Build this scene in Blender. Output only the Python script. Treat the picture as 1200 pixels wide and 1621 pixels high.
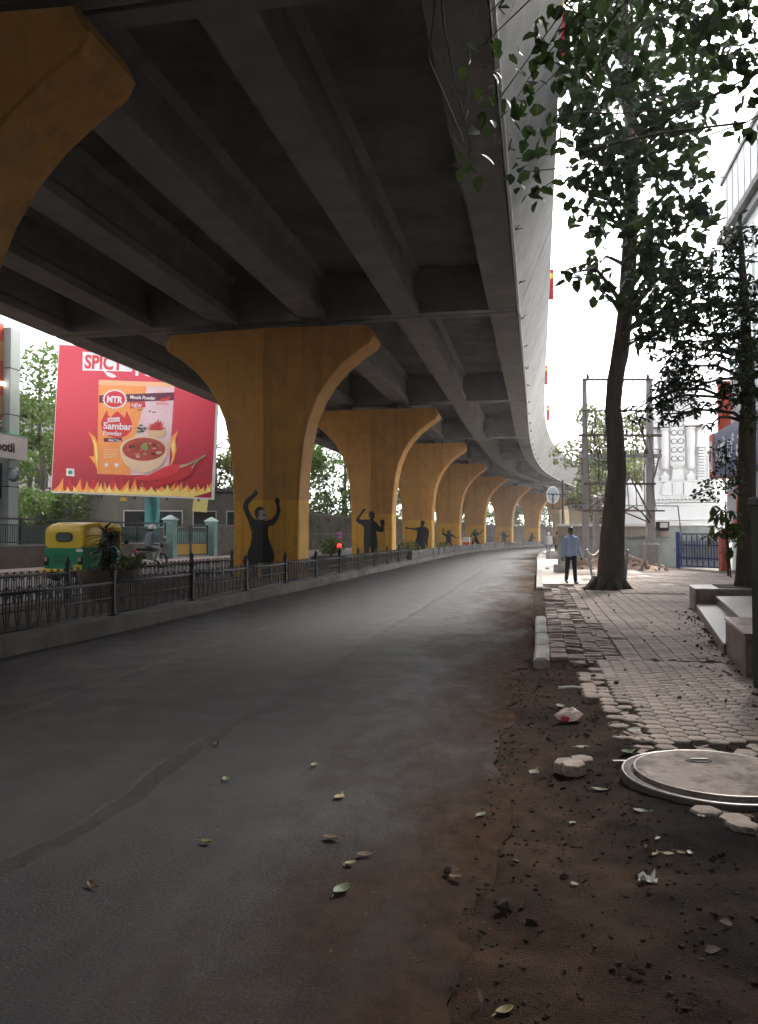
import bpy, bmesh, math, random
import numpy as np
from mathutils import Vector, Matrix, Euler
R = math.radians
scene = bpy.context.scene
for o in list(bpy.data.objects):
    bpy.data.objects.remove(o)

# ------------------------------------------------------------------ camera
EYE = 1.6
F = 1260.0
cam_d = bpy.data.cameras.new('camera')
cam_d.sensor_fit = 'VERTICAL'; cam_d.sensor_height = 36.0; cam_d.lens = F / 1621 * 36
cam_d.clip_start = 0.05; cam_d.clip_end = 3000
cam = bpy.data.objects.new('camera', cam_d)
scene.collection.objects.link(cam)
PITCH = math.atan(37.5 / F)
cam.location = (0, 0, EYE)
cam.rotation_euler = (R(90) + PITCH, 0, 0)
scene.camera = cam

# ------------------------------------------------------------------ sky, sun, exposure
SUN_EL, SUN_AZ = R(41), R(36)          # azimuth from +Y towards +X
world = bpy.data.worlds.new('World'); scene.world = world; world.use_nodes = True
wn = world.node_tree.nodes; wl = world.node_tree.links
bg = wn['Background']
sky = wn.new('ShaderNodeTexSky'); sky.sky_type = 'NISHITA'; sky.sun_disc = False
sky.sun_elevation = SUN_EL; sky.sun_rotation = SUN_AZ
sky.air_density = 1.0; sky.dust_density = 2.0; sky.ozone_density = 0.6
hs = wn.new('ShaderNodeHueSaturation'); hs.inputs['Saturation'].default_value = 0.22
wl.new(sky.outputs[0], hs.inputs['Color']); wl.new(hs.outputs[0], bg.inputs[0])
bg.inputs[1].default_value = 0.15
sun_d = bpy.data.lights.new('sun', 'SUN'); sun_d.energy = 1.5; sun_d.angle = R(14); sun_d.color = (1.0, 0.96, 0.9)
sun = bpy.data.objects.new('sun', sun_d); scene.collection.objects.link(sun)
sdir = Vector((math.sin(SUN_AZ) * math.cos(SUN_EL), math.cos(SUN_AZ) * math.cos(SUN_EL), math.sin(SUN_EL)))
sun.rotation_euler = sdir.to_track_quat('Z', 'Y').to_euler()
scene.view_settings.view_transform = 'Standard'; scene.view_settings.look = 'None'
scene.view_settings.gamma = 1.0; scene.view_settings.exposure = 2.2
scene.render.engine = 'CYCLES'
scene.cycles.max_bounces = 5; scene.cycles.diffuse_bounces = 3; scene.cycles.glossy_bounces = 2
scene.cycles.transmission_bounces = 4; scene.cycles.transparent_max_bounces = 6
scene.cycles.use_denoising = True
scene.cycles.use_adaptive_sampling = True; scene.cycles.adaptive_threshold = 0.04; scene.cycles.adaptive_min_samples = 16
scene.cycles.sample_clamp_indirect = 8

# ------------------------------------------------------------------ helpers
COL = scene.collection
rnd = random.Random(7)
npr = np.random.RandomState(5)

def at(px, py, Y):
    """a point seen at photo pixel (px,py) that stands Y metres ahead"""
    a = math.atan((848 - py) / F)  # small pitch, good enough
    return Vector(((px - 600) / F * Y, Y, EYE + (848 - py) / F * Y))

MATS = {}
def mat(name, c1, c2=None, rough=0.8, scale=3.0, detail=6.0, bump=0.0, bscale=None, metal=0.0, spec=0.4,
        stretch=None, contrast=(0.3, 0.7), coord='Object', rand=0.0, emit=None, trans=0.0, c3=None, s3=0.6, t3=(0.5, 0.65), coat=0.0):
    if name in MATS: return MATS[name]
    m = bpy.data.materials.new(name); m.use_nodes = True
    nt = m.node_tree; N = nt.nodes; L = nt.links
    b = N['Principled BSDF']
    b.inputs['Roughness'].default_value = rough; b.inputs['Metallic'].default_value = metal
    b.inputs['Specular IOR Level'].default_value = spec
    if coat: b.inputs['Coat Weight'].default_value = coat
    def rgba(c): return (c[0], c[1], c[2], 1)
    tc = N.new('ShaderNodeTexCoord'); mp = N.new('ShaderNodeMapping')
    L.new(tc.outputs[coord], mp.inputs[0])
    if stretch: mp.inputs['Scale'].default_value = stretch
    out = None
    if c2 is not None:
        n = N.new('ShaderNodeTexNoise'); n.inputs['Scale'].default_value = scale; n.inputs['Detail'].default_value = detail
        n.inputs['Roughness'].default_value = 0.62
        L.new(mp.outputs[0], n.inputs['Vector'])
        r = N.new('ShaderNodeValToRGB'); r.color_ramp.elements[0].position = contrast[0]; r.color_ramp.elements[1].position = contrast[1]
        r.color_ramp.elements[0].color = rgba(c1); r.color_ramp.elements[1].color = rgba(c2)
        L.new(n.outputs[0], r.inputs[0]); out = r.outputs[0]
        if c3 is not None:
            n3 = N.new('ShaderNodeTexNoise'); n3.inputs['Scale'].default_value = s3; n3.inputs['Detail'].default_value = 8; n3.inputs['Roughness'].default_value = 0.7
            L.new(mp.outputs[0], n3.inputs['Vector'])
            r3 = N.new('ShaderNodeValToRGB'); r3.color_ramp.elements[0].position = t3[0]; r3.color_ramp.elements[1].position = t3[1]
            L.new(n3.outputs[0], r3.inputs[0])
            mx = N.new('ShaderNodeMixRGB'); mx.inputs[2].default_value = rgba(c3)
            L.new(r3.outputs[0], mx.inputs[0]); L.new(out, mx.inputs[1]); out = mx.outputs[0]
    if rand:
        oi = N.new('ShaderNodeObjectInfo'); mr = N.new('ShaderNodeMapRange')
        mr.inputs['To Min'].default_value = 1 - rand; mr.inputs['To Max'].default_value = 1 + rand
        L.new(oi.outputs['Random'], mr.inputs[0])
        hv = N.new('ShaderNodeHueSaturation')
        L.new(mr.outputs[0], hv.inputs['Value'])
        if out is None: hv.inputs['Color'].default_value = rgba(c1)
        else: L.new(out, hv.inputs['Color'])
        out = hv.outputs[0]
    if out is None: b.inputs['Base Color'].default_value = rgba(c1)
    else: L.new(out, b.inputs['Base Color'])
    if bump:
        n2 = N.new('ShaderNodeTexNoise'); n2.inputs['Scale'].default_value = bscale or scale * 6; n2.inputs['Detail'].default_value = 6
        L.new(mp.outputs[0], n2.inputs['Vector'])
        bp = N.new('ShaderNodeBump'); bp.inputs['Strength'].default_value = bump; bp.inputs['Distance'].default_value = 0.03
        L.new(n2.outputs[0], bp.inputs['Height']); L.new(bp.outputs[0], b.inputs['Normal'])
    if emit:
        b.inputs['Emission Color'].default_value = rgba(emit[0]); b.inputs['Emission Strength'].default_value = emit[1]
    if trans:
        tr = N.new('ShaderNodeBsdfTranslucent'); ms = N.new('ShaderNodeMixShader'); ms.inputs[0].default_value = trans
        if out is None: tr.inputs[0].default_value = rgba(c1)
        else:
            hv2 = N.new('ShaderNodeHueSaturation'); hv2.inputs['Value'].default_value = 1.6; hv2.inputs['Saturation'].default_value = 1.15
            L.new(out, hv2.inputs['Color']); L.new(hv2.outputs[0], tr.inputs[0])
        L.new(b.outputs[0], ms.inputs[1]); L.new(tr.outputs[0], ms.inputs[2])
        L.new(ms.outputs[0], N['Material Output'].inputs[0])
    MATS[name] = m
    return m

class MB:
    """collects verts and faces of ONE part"""
    def __init__(s): s.v = []; s.f = []; s.m = []
    def add(s, vs, fs, mi=0):
        o = len(s.v); s.v += [tuple(p) for p in vs]; s.f += [tuple(i + o for i in f) for f in fs]; s.m += [mi] * len(fs); return s
    def box(s, c, d, rz=0, mi=0, taper=1.0, rot=None):
        x, y, z = d[0] / 2, d[1] / 2, d[2] / 2; t = taper
        P = [(-x, -y, -z), (x, -y, -z), (x, y, -z), (-x, y, -z), (-x * t, -y * t, z), (x * t, -y * t, z), (x * t, y * t, z), (-x * t, y * t, z)]
        M = rot.to_matrix() if rot else Matrix.Rotation(rz, 3, 'Z')
        P = [M @ Vector(p) + Vector(c) for p in P]
        return s.add(P, [(3, 2, 1, 0), (4, 5, 6, 7), (0, 1, 5, 4), (1, 2, 6, 5), (2, 3, 7, 6), (3, 0, 4, 7)], mi)
    def cbox(s, c, d, b=0.02, rz=0, mi=0):
        """box with chamfered vertical and top edges"""
        x, y = d[0] / 2, d[1] / 2; z0, z1 = c[2] - d[2] / 2, c[2] + d[2] / 2
        def ring(ix, z):
            X, Y = x - ix, y - ix
            q = [(-X + b, -Y), (X - b, -Y), (X, -Y + b), (X, Y - b), (X - b, Y), (-X + b, Y), (-X, Y - b), (-X, -Y + b)]
            M = Matrix.Rotation(rz, 2)
            return [tuple(M @ Vector(p)) for p in q], z
        rings = [ring(0, z0), ring(0, z1 - b), ring(b * 0.9, z1)]
        return s.loft([[(c[0] + p[0], c[1] + p[1], z) for p in r] for r, z in rings], mi)
    def loft(s, rings, mi=0, caps=True, closed=True):
        n = len(rings[0]); vs = [p for r in rings for p in r]; fs = []
        for i in range(len(rings) - 1):
            for k in range(n if closed else n - 1):
                a = i * n + k; b = i * n + (k + 1) % n
                fs.append((a, b, b + n, a + n))
        if caps and closed:
            fs.append(tuple(range(n))[::-1]); fs.append(tuple((len(rings) - 1) * n + k for k in range(n)))
        return s.add(vs, fs, mi)
    def tube(s, path, rad, n=8, mi=0, caps=True):
        path = [Vector(p) for p in path]
        if not hasattr(rad, '__len__'): rad = [rad] * len(path)
        rings = []; up = None
        for i, p in enumerate(path):
            t = (path[min(i + 1, len(path) - 1)] - path[max(i - 1, 0)])
            if t.length < 1e-9: t = Vector((0, 0, 1))
            t.normalize()
            if up is None:
                up = Vector((0, 0, 1)) if abs(t.z) < 0.9 else Vector((1, 0, 0))
            u = up - t * up.dot(t)
            if u.length < 1e-6: u = t.orthogonal()
            u.normalize(); w = t.cross(u); up = u
            rings.append([p + (u * math.cos(k * 2 * math.pi / n) + w * math.sin(k * 2 * math.pi / n)) * rad[i] for k in range(n)])
        return s.loft(rings, mi, caps)
    def bar(s, a, b, w, h=None, mi=0):
        a = Vector(a); b = Vector(b); t = (b - a).normalized(); h = h or w
        up = Vector((0, 0, 1)) if abs(t.z) < 0.95 else Vector((0, 1, 0))
        u = t.cross(up).normalized(); v = u.cross(t)
        r = lambda p: [p - u * w / 2 - v * h / 2, p + u * w / 2 - v * h / 2, p + u * w / 2 + v * h / 2, p - u * w / 2 + v * h / 2]
        return s.loft([r(a), r(b)], mi)
    def lathe(s, prof, n=24, c=(0, 0, 0), mi=0):
        rings = [[(c[0] + r * math.cos(k * 2 * math.pi / n), c[1] + r * math.sin(k * 2 * math.pi / n), c[2] + z) for k in range(n)] for r, z in prof]
        return s.loft(rings, mi)
    def prism(s, poly, z0, z1, mi=0):
        return s.loft([[(p[0], p[1], z0) for p in poly], [(p[0], p[1], z1) for p in poly]], mi)
    def ball(s, c, r, n=10, m=6, mi=0, sc=(1, 1, 1)):
        prof = []
        rings = []
        for j in range(m + 1):
            a = -math.pi / 2 + math.pi * j / m
            rr = max(math.cos(a), 0.02) * r
            rings.append([(c[0] + rr * math.cos(k * 2 * math.pi / n) * sc[0], c[1] + rr * math.sin(k * 2 * math.pi / n) * sc[1], c[2] + r * math.sin(a) * sc[2]) for k in range(n)])
        return s.loft(rings, mi)
    def mesh(s, name):
        me = bpy.data.meshes.new(name); me.from_pydata(s.v, [], s.f)
        if any(s.m): me.polygons.foreach_set('material_index', s.m)
        me.update(); return me

def obj(name, mb, m, parent=None, loc=(0, 0, 0), rot=(0, 0, 0), smooth=False, bevel=0, fix=True, scale=None):
    me = mb.mesh(name) if isinstance(mb, MB) else mb
    if isinstance(mb, MB) and fix:
        bm = bmesh.new(); bm.from_mesh(me); bmesh.ops.recalc_face_normals(bm, faces=bm.faces); bm.to_mesh(me); bm.free()
    if m is not None and len(me.materials) == 0:
        for k in (m if isinstance(m, (list, tuple)) else [m]): me.materials.append(k)
    if smooth:
        me.polygons.foreach_set('use_smooth', [True] * len(me.polygons))
        if smooth != True:
            bm = bmesh.new(); bm.from_mesh(me)
            for e in bm.edges:
                if len(e.link_faces) == 2 and e.calc_face_angle(0) > smooth: e.smooth = False
            bm.to_mesh(me); bm.free()
    o = bpy.data.objects.new(name, me); COL.objects.link(o)
    o.location = loc; o.rotation_euler = rot
    if scale: o.scale = scale
    if parent is not None: o.parent = parent
    if bevel:
        b = o.modifiers.new('bevel', 'BEVEL'); b.width = bevel; b.segments = 2; b.limit_method = 'ANGLE'; b.angle_limit = R(40)
    return o

def tag(o, label, cat, group=None, kind=None):
    if label: o['label'] = label
    if cat: o['category'] = cat
    if group: o['group'] = group
    if kind: o['kind'] = kind
    return o
def thing(name, label, cat, loc=(0, 0, 0), rz=0, group=None, kind=None):
    o = bpy.data.objects.new(name, None); COL.objects.link(o); o.empty_display_size = 0.1
    o.location = loc; o.rotation_euler = (0, 0, rz)
    return tag(o, label, cat, group, kind)
def struct(name, label, mb, m, **k):
    return tag(obj(name, mb, m, **k), label, name.replace('_', ' '), kind='structure')

def np_mesh(name, V, Fq, m, parent=None, smooth=False, loc=(0, 0, 0)):
    """mesh from numpy arrays; all faces have the same vertex count"""
    me = bpy.data.meshes.new(name)
    n, k = Fq.shape
    me.vertices.add(len(V)); me.vertices.foreach_set('co', V.astype(np.float32).ravel())
    me.loops.add(n * k); me.loops.foreach_set('vertex_index', Fq.astype(np.int32).ravel())
    me.polygons.add(n); me.polygons.foreach_set('loop_start', np.arange(0, n * k, k, dtype=np.int32))
    me.polygons.foreach_set('loop_total', np.full(n, k, dtype=np.int32))
    if smooth: me.polygons.foreach_set('use_smooth', np.ones(n, dtype=bool))
    me.update(calc_edges=True); me.validate()
    me.materials.append(m)
    o = bpy.data.objects.new(name, me); COL.objects.link(o); o.location = loc
    if parent is not None: o.parent = parent
    return o

def vnoise(x, y, seed=0):
    """smooth value noise, arrays in, -1..1"""
    xi = np.floor(x).astype(int); yi = np.floor(y).astype(int); fx = x - xi; fy = y - yi
    fx = fx * fx * (3 - 2 * fx); fy = fy * fy * (3 - 2 * fy)
    def h(a, b):
        n = (a * 374761393 + b * 668265263 + seed * 1442695) & 0x7fffffff
        n = ((n ^ (n >> 13)) * 1274126177) & 0x7fffffff
        return ((n ^ (n >> 16)) & 0xffff) / 32767.5 - 1
    return (h(xi, yi) * (1 - fx) + h(xi + 1, yi) * fx) * (1 - fy) + (h(xi, yi + 1) * (1 - fx) + h(xi + 1, yi + 1) * fx) * fy
def fbm(x, y, seed=0, oct=4):
    r = 0; a = 1
    for k in range(oct):
        r = r + a * vnoise(x * 2 ** k, y * 2 ** k, seed + k); a *= 0.5
    return r

def text_mesh(body, size=1.0, bold=0.0, shear=0.0, spacing=1.0, width=None):
    c = bpy.data.curves.new('lettering', 'FONT'); c.body = body; c.size = size; c.offset = bold; c.shear = shear
    c.space_character = spacing; c.align_x = 'LEFT'; c.resolution_u = 3
    o = bpy.data.objects.new('lettering', c); COL.objects.link(o)
    bpy.context.view_layer.update()
    dg = bpy.context.evaluated_depsgraph_get()
    me = bpy.data.meshes.new_from_object(o.evaluated_get(dg))
    bpy.data.objects.remove(o); bpy.data.curves.remove(c)
    if width and len(me.vertices):
        xs = [v.co.x for v in me.vertices]; k = width / (max(xs) - min(xs)); x0 = min(xs)
        for v in me.vertices: v.co.x = (v.co.x - x0) * k
    me.materials.clear()
    return me

# ------------------------------------------------------------------ road axis: the flyover's pillar line
NP = 9
PIL = [(-15.9 - 3.1 * k, -36 - 15.6 * k) for k in range(6, 0, -1)] + [(-15.9, -36), (-12.75, -20.2), (-9.6, -4.6), (-6.52, 10.9), (-3.5, 26.0), (-0.26, 42.2), (2.86, 57.8), (6.5, 74.0), (10.9, 89.8), (16.7, 106.0), (23.6, 122.5), (31.8, 140.0), (41.5, 157.0), (53, 173), (66, 187), (81, 199), (97, 208)]  # leading points run added, unseen deck far behind the camera to block light
def _spline():
    P = [Vector(p) for p in PIL]; pts = []; seg = []
    for i in range(len(P) - 1):
        p0 = P[max(i - 1, 0)]; p1 = P[i]; p2 = P[i + 1]; p3 = P[min(i + 2, len(P) - 1)]
        seg.append(len(pts))
        for k in range(32):
            t = k / 32
            pts.append(0.5 * ((2 * p1) + (p2 - p0) * t + (2 * p0 - 5 * p1 + 4 * p2 - p3) * t * t + (3 * p1 - p0 - 3 * p2 + p3) * t ** 3))
    seg.append(len(pts)); pts.append(P[-1])
    S = [0.0]
    for a, b in zip(pts, pts[1:]): S.append(S[-1] + (b - a).length)
    s0 = S[seg[NP]]
    return np.array([(p.x, p.y) for p in pts]), np.array(S) - s0, [S[i] - s0 for i in seg]
AX, AS, PS = _spline()        # PS[NP] is the pillar nearest on the left, s = 0
def axis(s):
    x = np.interp(s, AS, AX[:, 0]); y = np.interp(s, AS, AX[:, 1])
    x2 = np.interp(s + 0.5, AS, AX[:, 0]) - np.interp(s - 0.5, AS, AX[:, 0]); y2 = np.interp(s + 0.5, AS, AX[:, 1]) - np.interp(s - 0.5, AS, AX[:, 1])
    l = math.hypot(x2, y2)
    return x, y, x2 / l, y2 / l
def G(s, t, z=0.0):
    x, y, tx, ty = axis(s)
    return Vector((x + t * ty, y - t * tx, z))
def head(s):
    """z-rotation that turns local +Y along the road"""
    x, y, tx, ty = axis(s); return math.atan2(-tx, ty)
def ST(x, y):
    """road coordinates on the straight near part"""
    rx, ry = x + 6.52, y - 10.9; tx, ty = 0.1960, 0.9806
    return rx * tx + ry * ty, rx * ty - ry * tx
def sweep(name, prof, s0, s1, ds, m, parent=None, smooth=False, uv=False, closed=True):
    """prof = list of (t, z); swept along the road"""
    n = max(2, int(round((s1 - s0) / ds)) + 1)
    rings = []
    for s in np.linspace(s0, s1, n):
        rings.append([G(s, t, z) for t, z in prof])
    mb = MB().loft(rings, closed=closed, caps=closed)
    o = obj(name, mb, m, parent, smooth=smooth)
    return o

# ------------------------------------------------------------------ materials used widely
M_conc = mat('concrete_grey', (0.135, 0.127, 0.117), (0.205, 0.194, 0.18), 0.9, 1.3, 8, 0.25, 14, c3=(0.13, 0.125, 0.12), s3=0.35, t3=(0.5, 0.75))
M_concd = mat('concrete_stained_shade', (0.085, 0.079, 0.072), (0.15, 0.141, 0.13), 0.92, 0.8, 8, 0.25, 10, c3=(0.055, 0.052, 0.048), s3=0.5, t3=(0.45, 0.68))  # stains, plus a darker tone for shade in the deck recesses
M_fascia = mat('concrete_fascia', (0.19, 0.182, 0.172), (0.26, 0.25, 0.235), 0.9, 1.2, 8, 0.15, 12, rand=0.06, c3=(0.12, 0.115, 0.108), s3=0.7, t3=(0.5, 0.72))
M_black = mat('black_paint', (0.006, 0.006, 0.006), (0.012, 0.012, 0.011), 0.6, 8)
M_iron = mat('black_iron', (0.008, 0.008, 0.009), (0.02, 0.018, 0.016), 0.5, 20, bump=0.2, bscale=60)
M_dark = mat('dark_rubber', (0.015, 0.015, 0.015), None, 0.7)
M_white = mat('white_paint', (0.75, 0.74, 0.72), (0.62, 0.61, 0.58), 0.6, 3)
M_steel = mat('galvanised_steel', (0.35, 0.35, 0.36), (0.5, 0.5, 0.5), 0.35, 12, metal=0.9)
M_bark = mat('bark', (0.045, 0.034, 0.026), (0.10, 0.08, 0.062), 0.95, 4, 8, 0.9, 9, stretch=(1, 1, 0.25), c3=(0.05, 0.052, 0.045), s3=1.2)
M_soil = mat('soil', (0.045, 0.03, 0.022), (0.10, 0.065, 0.045), 0.95, 5, 10, 0.9, 26, c3=(0.03, 0.028, 0.027), s3=1.1, t3=(0.45, 0.62))
# ------------------------------------------------------------------ ground, roads, footpath
M_ground = mat('bare_ground', (0.13, 0.10, 0.08), (0.2, 0.16, 0.13), 0.95, 0.5, 8)
struct('ground', 'bare brown earth reaching out to the horizon', MB().add([(-900, -400, -.16), (900, -400, -.16), (900, 1600, -.16), (-900, 1600, -.16)], [(0, 1, 2, 3)]), M_ground)

def road_material():
    m = bpy.data.materials.new('worn_asphalt'); m.use_nodes = True
    nt = m.node_tree; N = nt.nodes; L = nt.links; b = N['Principled BSDF']
    uv = N.new('ShaderNodeUVMap'); uv.uv_map = 'st'
    sep = N.new('ShaderNodeSeparateXYZ'); L.new(uv.outputs[0], sep.inputs[0])
    def noise(scale, detail=6, rough=0.6, sx=1, sy=1):
        mp = N.new('ShaderNodeMapping'); mp.inputs['Scale'].default_value = (sx, sy, 1); L.new(uv.outputs[0], mp.inputs[0])
        n = N.new('ShaderNodeTexNoise'); n.inputs['Scale'].default_value = scale; n.inputs['Detail'].default_value = detail; n.inputs['Roughness'].default_value = rough
        L.new(mp.outputs[0], n.inputs['Vector']); return n.outputs[0]
    def ramp(src, stops):
        r = N.new('ShaderNodeValToRGB'); el = r.color_ramp.elements
        while len(el) < len(stops): el.new(0.5)
        for e, (p, c) in zip(el, stops): e.position = p; e.color = c if len(c) == 4 else (*c, 1)
        L.new(src, r.inputs[0]); return r.outputs[0]
    def math_(op, a, b_=None, clamp=False):
        n = N.new('ShaderNodeMath'); n.operation = op; n.use_clamp = clamp
        for i, x in enumerate((a, b_)):
            if x is None: continue
            if isinstance(x, (int, float)): n.inputs[i].default_value = x
            else: L.new(x, n.inputs[i])
        return n.outputs[0]
    def mix(f, a, c):
        n = N.new('ShaderNodeMixRGB')
        if isinstance(f, (int, float)): n.inputs[0].default_value = f
        else: L.new(f, n.inputs[0])
        for i, x in ((1, a), (2, c)):
            if isinstance(x, tuple): n.inputs[i].default_value = (*x, 1)
            else: L.new(x, n.inputs[i])
        return n.outputs[0]
    g = lambda v: (v, v, v)
    base = ramp(noise(1.0, 8, 0.65, 0.35, 1.2), [(0.28, (0.0145, 0.014, 0.0142)), (0.75, (0.030, 0.0288, 0.029))])
    fine = ramp(noise(75, 4, 0.8), [(0.40, g(0.35)), (0.5, g(0.9)), (0.62, g(2.3))])
    mm = N.new('ShaderNodeMixRGB'); mm.blend_type = 'MULTIPLY'; mm.inputs[0].default_value = 1.0; L.new(base, mm.inputs[1]); L.new(fine, mm.inputs[2])
    col = mm.outputs[0]
    # wheel-polished streaks
    st = ramp(noise(1.0, 5, 0.6, 0.03, 2.2), [(0.45, g(0)), (0.7, g(0.5))])
    col = mix(st, col, (0.038, 0.0365, 0.037))
    pn = noise(0.17, 4, 0.5, 0.7, 1.6)
    patch = ramp(pn, [(0.50, g(0)), (0.505, g(0.5))])
    col = mix(patch, col, (0.022, 0.0215, 0.0215))
    pl = ramp(math_('ABSOLUTE', math_('SUBTRACT', pn, 0.5)), [(0.0, g(.10)), (0.004, g(0))])
    col = mix(pl, col, (0.08, 0.072, 0.064))
    # seam along the lane, crumbled
    wob = math_('MULTIPLY', math_('SUBTRACT', noise(0.35, 4), 0.5), 0.7)
    d = math_('ABSOLUTE', math_('SUBTRACT', math_('ADD', sep.outputs[1], wob), 6.0))
    crumb = math_('MULTIPLY', noise(9, 6, 0.8), 0.10)
    seam = ramp(math_('SUBTRACT', d, crumb), [(0.0, g(1)), (0.03, g(0))])
    seam = math_('MULTIPLY', seam, ramp(noise(1.7, 6, 0.7), [(0.36, g(0)), (0.52, g(1))]))
    col = mix(math_('MULTIPLY', seam, 0.9), col, (0.012, 0.011, 0.0105))
    # second joint further left
    d2 = math_('ABSOLUTE', math_('SUBTRACT', math_('ADD', sep.outputs[1], math_('MULTIPLY', wob, 0.6)), 3.9))
    seam2 = ramp(d2, [(0.0, g(1)), (0.05, g(0))])
    col = mix(math_('MULTIPLY', seam2, 0.35), col, (0.11, 0.105, 0.10))
    # cracks
    vo = N.new('ShaderNodeTexVoronoi'); vo.feature = 'DISTANCE_TO_EDGE'; vo.inputs['Scale'].default_value = 0.55
    wv = N.new('ShaderNodeMixRGB'); wv.inputs[0].default_value = 0.25; L.new(uv.outputs[0], wv.inputs[1])
    nn = N.new('ShaderNodeTexNoise'); nn.inputs['Scale'].default_value = 2.0; nn.inputs['Detail'].default_value = 5; L.new(uv.outputs[0], nn.inputs['Vector'])
    va = N.new('ShaderNodeVectorMath'); va.operation = 'ADD'; L.new(uv.outputs[0], va.inputs[0]); 
    vs = N.new('ShaderNodeVectorMath'); vs.operation = 'SCALE'; vs.inputs['Scale'].default_value = 0.7; L.new(nn.outputs['Color'], vs.inputs[0]); L.new(vs.outputs[0], va.inputs[1])
    L.new(va.outputs[0], vo.inputs['Vector'])
    cr = ramp(vo.outputs['Distance'], [(0.0, g(1)), (0.012, g(0))])
    crm = ramp(noise(0.3, 3), [(0.52, g(0)), (0.62, g(0.7))])
    col = mix(math_('MULTIPLY', cr, crm), col, (0.018, 0.017, 0.017))
    # red-brown dust drifting in from the verge: more towards the right edge
    dn = math_('ADD', sep.outputs[1], math_('MULTIPLY', math_('SUBTRACT', noise(0.8, 9, 0.72, 0.45, 1.0), 0.5), 4.2))
    dust = ramp(math_('MULTIPLY', math_('SUBTRACT', dn, 6.95), 0.6, True), [(0.0, g(0)), (0.4, g(.4)), (0.9, g(0.95))])
    dcol = ramp(noise(6, 8, 0.7), [(0.3, (0.030, 0.021, 0.016)), (0.7, (0.088, 0.054, 0.036))])
    col = mix(dust, col, dcol)
    dl = ramp(math_('MULTIPLY', math_('SUBTRACT', math_('SUBTRACT', 2.5, sep.outputs[1]), math_('MULTIPLY', noise(0.8, 6), 0.8)), 1.6, True), [(0, g(0)), (1, g(0.6))])
    col = mix(dl, col, (0.12, 0.095, 0.075))
    L.new(col, b.inputs['Base Color'])
    L.new(math_('ADD', ramp(noise(2.2, 6), [(0.3, g(0.56)), (0.7, g(0.74))]), math_('MULTIPLY', dust, 0.4), True), b.inputs['Roughness'])
    L.new(math_('MULTIPLY', math_('SUBTRACT', 1.0, dust, True), 0.3), b.inputs['Specular IOR Level'])
    bp = N.new('ShaderNodeBump'); bp.inputs['Strength'].default_value = 0.6; bp.inputs['Distance'].default_value = 0.008
    hh = math_('ADD', noise(70, 4, 0.75), math_('MULTIPLY', math_('ADD', seam, math_('MULTIPLY', cr, crm)), -1.5))
    hh = math_('ADD', hh, math_('MULTIPLY', noise(16, 6, 0.75), .5))
    L.new(hh, bp.inputs['Height']); L.new(bp.outputs[0], b.inputs['Normal'])
    return m
M_road = road_material()

def st_grid(name, ss, ts, zf, m, tf=None, smooth=True):
    ss = np.asarray(ss, float); ts = np.asarray(ts, float)
    V = []; UV = []
    for s in ss:
        x, y, tx, ty = axis(s)
        t = ts if tf is None else tf(s, ts)
        z = zf(np.full_like(t, s), t)
        V.append(np.stack([x + t * ty, y - t * tx, z], 1)); UV.append(np.stack([np.full_like(t, s), t], 1))
    V = np.concatenate(V); UV = np.concatenate(UV); n = len(ts); k = len(ss)
    i, j = np.meshgrid(np.arange(k - 1), np.arange(n - 1), indexing='ij'); a = (i * n + j).ravel()
    Fq = np.stack([a, a + 1, a + n + 1, a + n], 1)
    o = np_mesh(name, V, Fq, m, smooth=smooth)
    uvl = o.data.uv_layers.new(name='st')
    idx = np.empty(len(o.data.loops), dtype=np.int32); o.data.loops.foreach_get('vertex_index', idx)
    uvl.data.foreach_set('uv', UV[idx].astype(np.float32).ravel())
    return o
def edge_t(s, ts):
    lim = 8.46
    if s < 0.3: lim = 8.27 + 0.11 * float(fbm(np.array([s * 0.8]), np.array([0.3]), 3)[0]) + 0.035 * float(fbm(np.array([s * 3.7]), np.array([1.3]), 9)[0])
    elif s < 13: lim = 8.40
    k = (ts - 1.7) / (8.5 - 1.7)
    return 1.7 + k * (lim - 1.7)
def road_z(s, t): return 0.016 + 0.010 * fbm(s * 0.35, t * 0.6, 11, 3)
ssr = np.concatenate([np.arange(-40, -13, 2.0), np.arange(-13, 4, 0.08), np.arange(4, 30, 0.5), np.arange(30, 232, 2.0)])
road = st_grid('road', ssr, np.concatenate([np.linspace(1.7, 7.4, 24), np.linspace(7.5, 8.5, 10)]), road_z, M_road, edge_t)
tag(road, 'worn grey asphalt road with a crumbled seam, curving right under the flyover', 'road', kind='structure')
sol = road.modifiers.new('thickness', 'SOLIDIFY'); sol.thickness = 0.015; sol.offset = -1
lroad = st_grid('road', np.arange(-40, 232, 2.0), np.linspace(-8.25, -1.7, 8), lambda s, t: 0.28 + 0 * s, M_road)
tag(lroad, 'pale sunlit carriageway beyond the median, with the auto rickshaw on it', 'road', kind='structure')
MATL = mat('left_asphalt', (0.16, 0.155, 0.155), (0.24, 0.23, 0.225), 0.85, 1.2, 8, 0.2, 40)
lroad.data.materials.clear(); lroad.data.materials.append(MATL)

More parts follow.
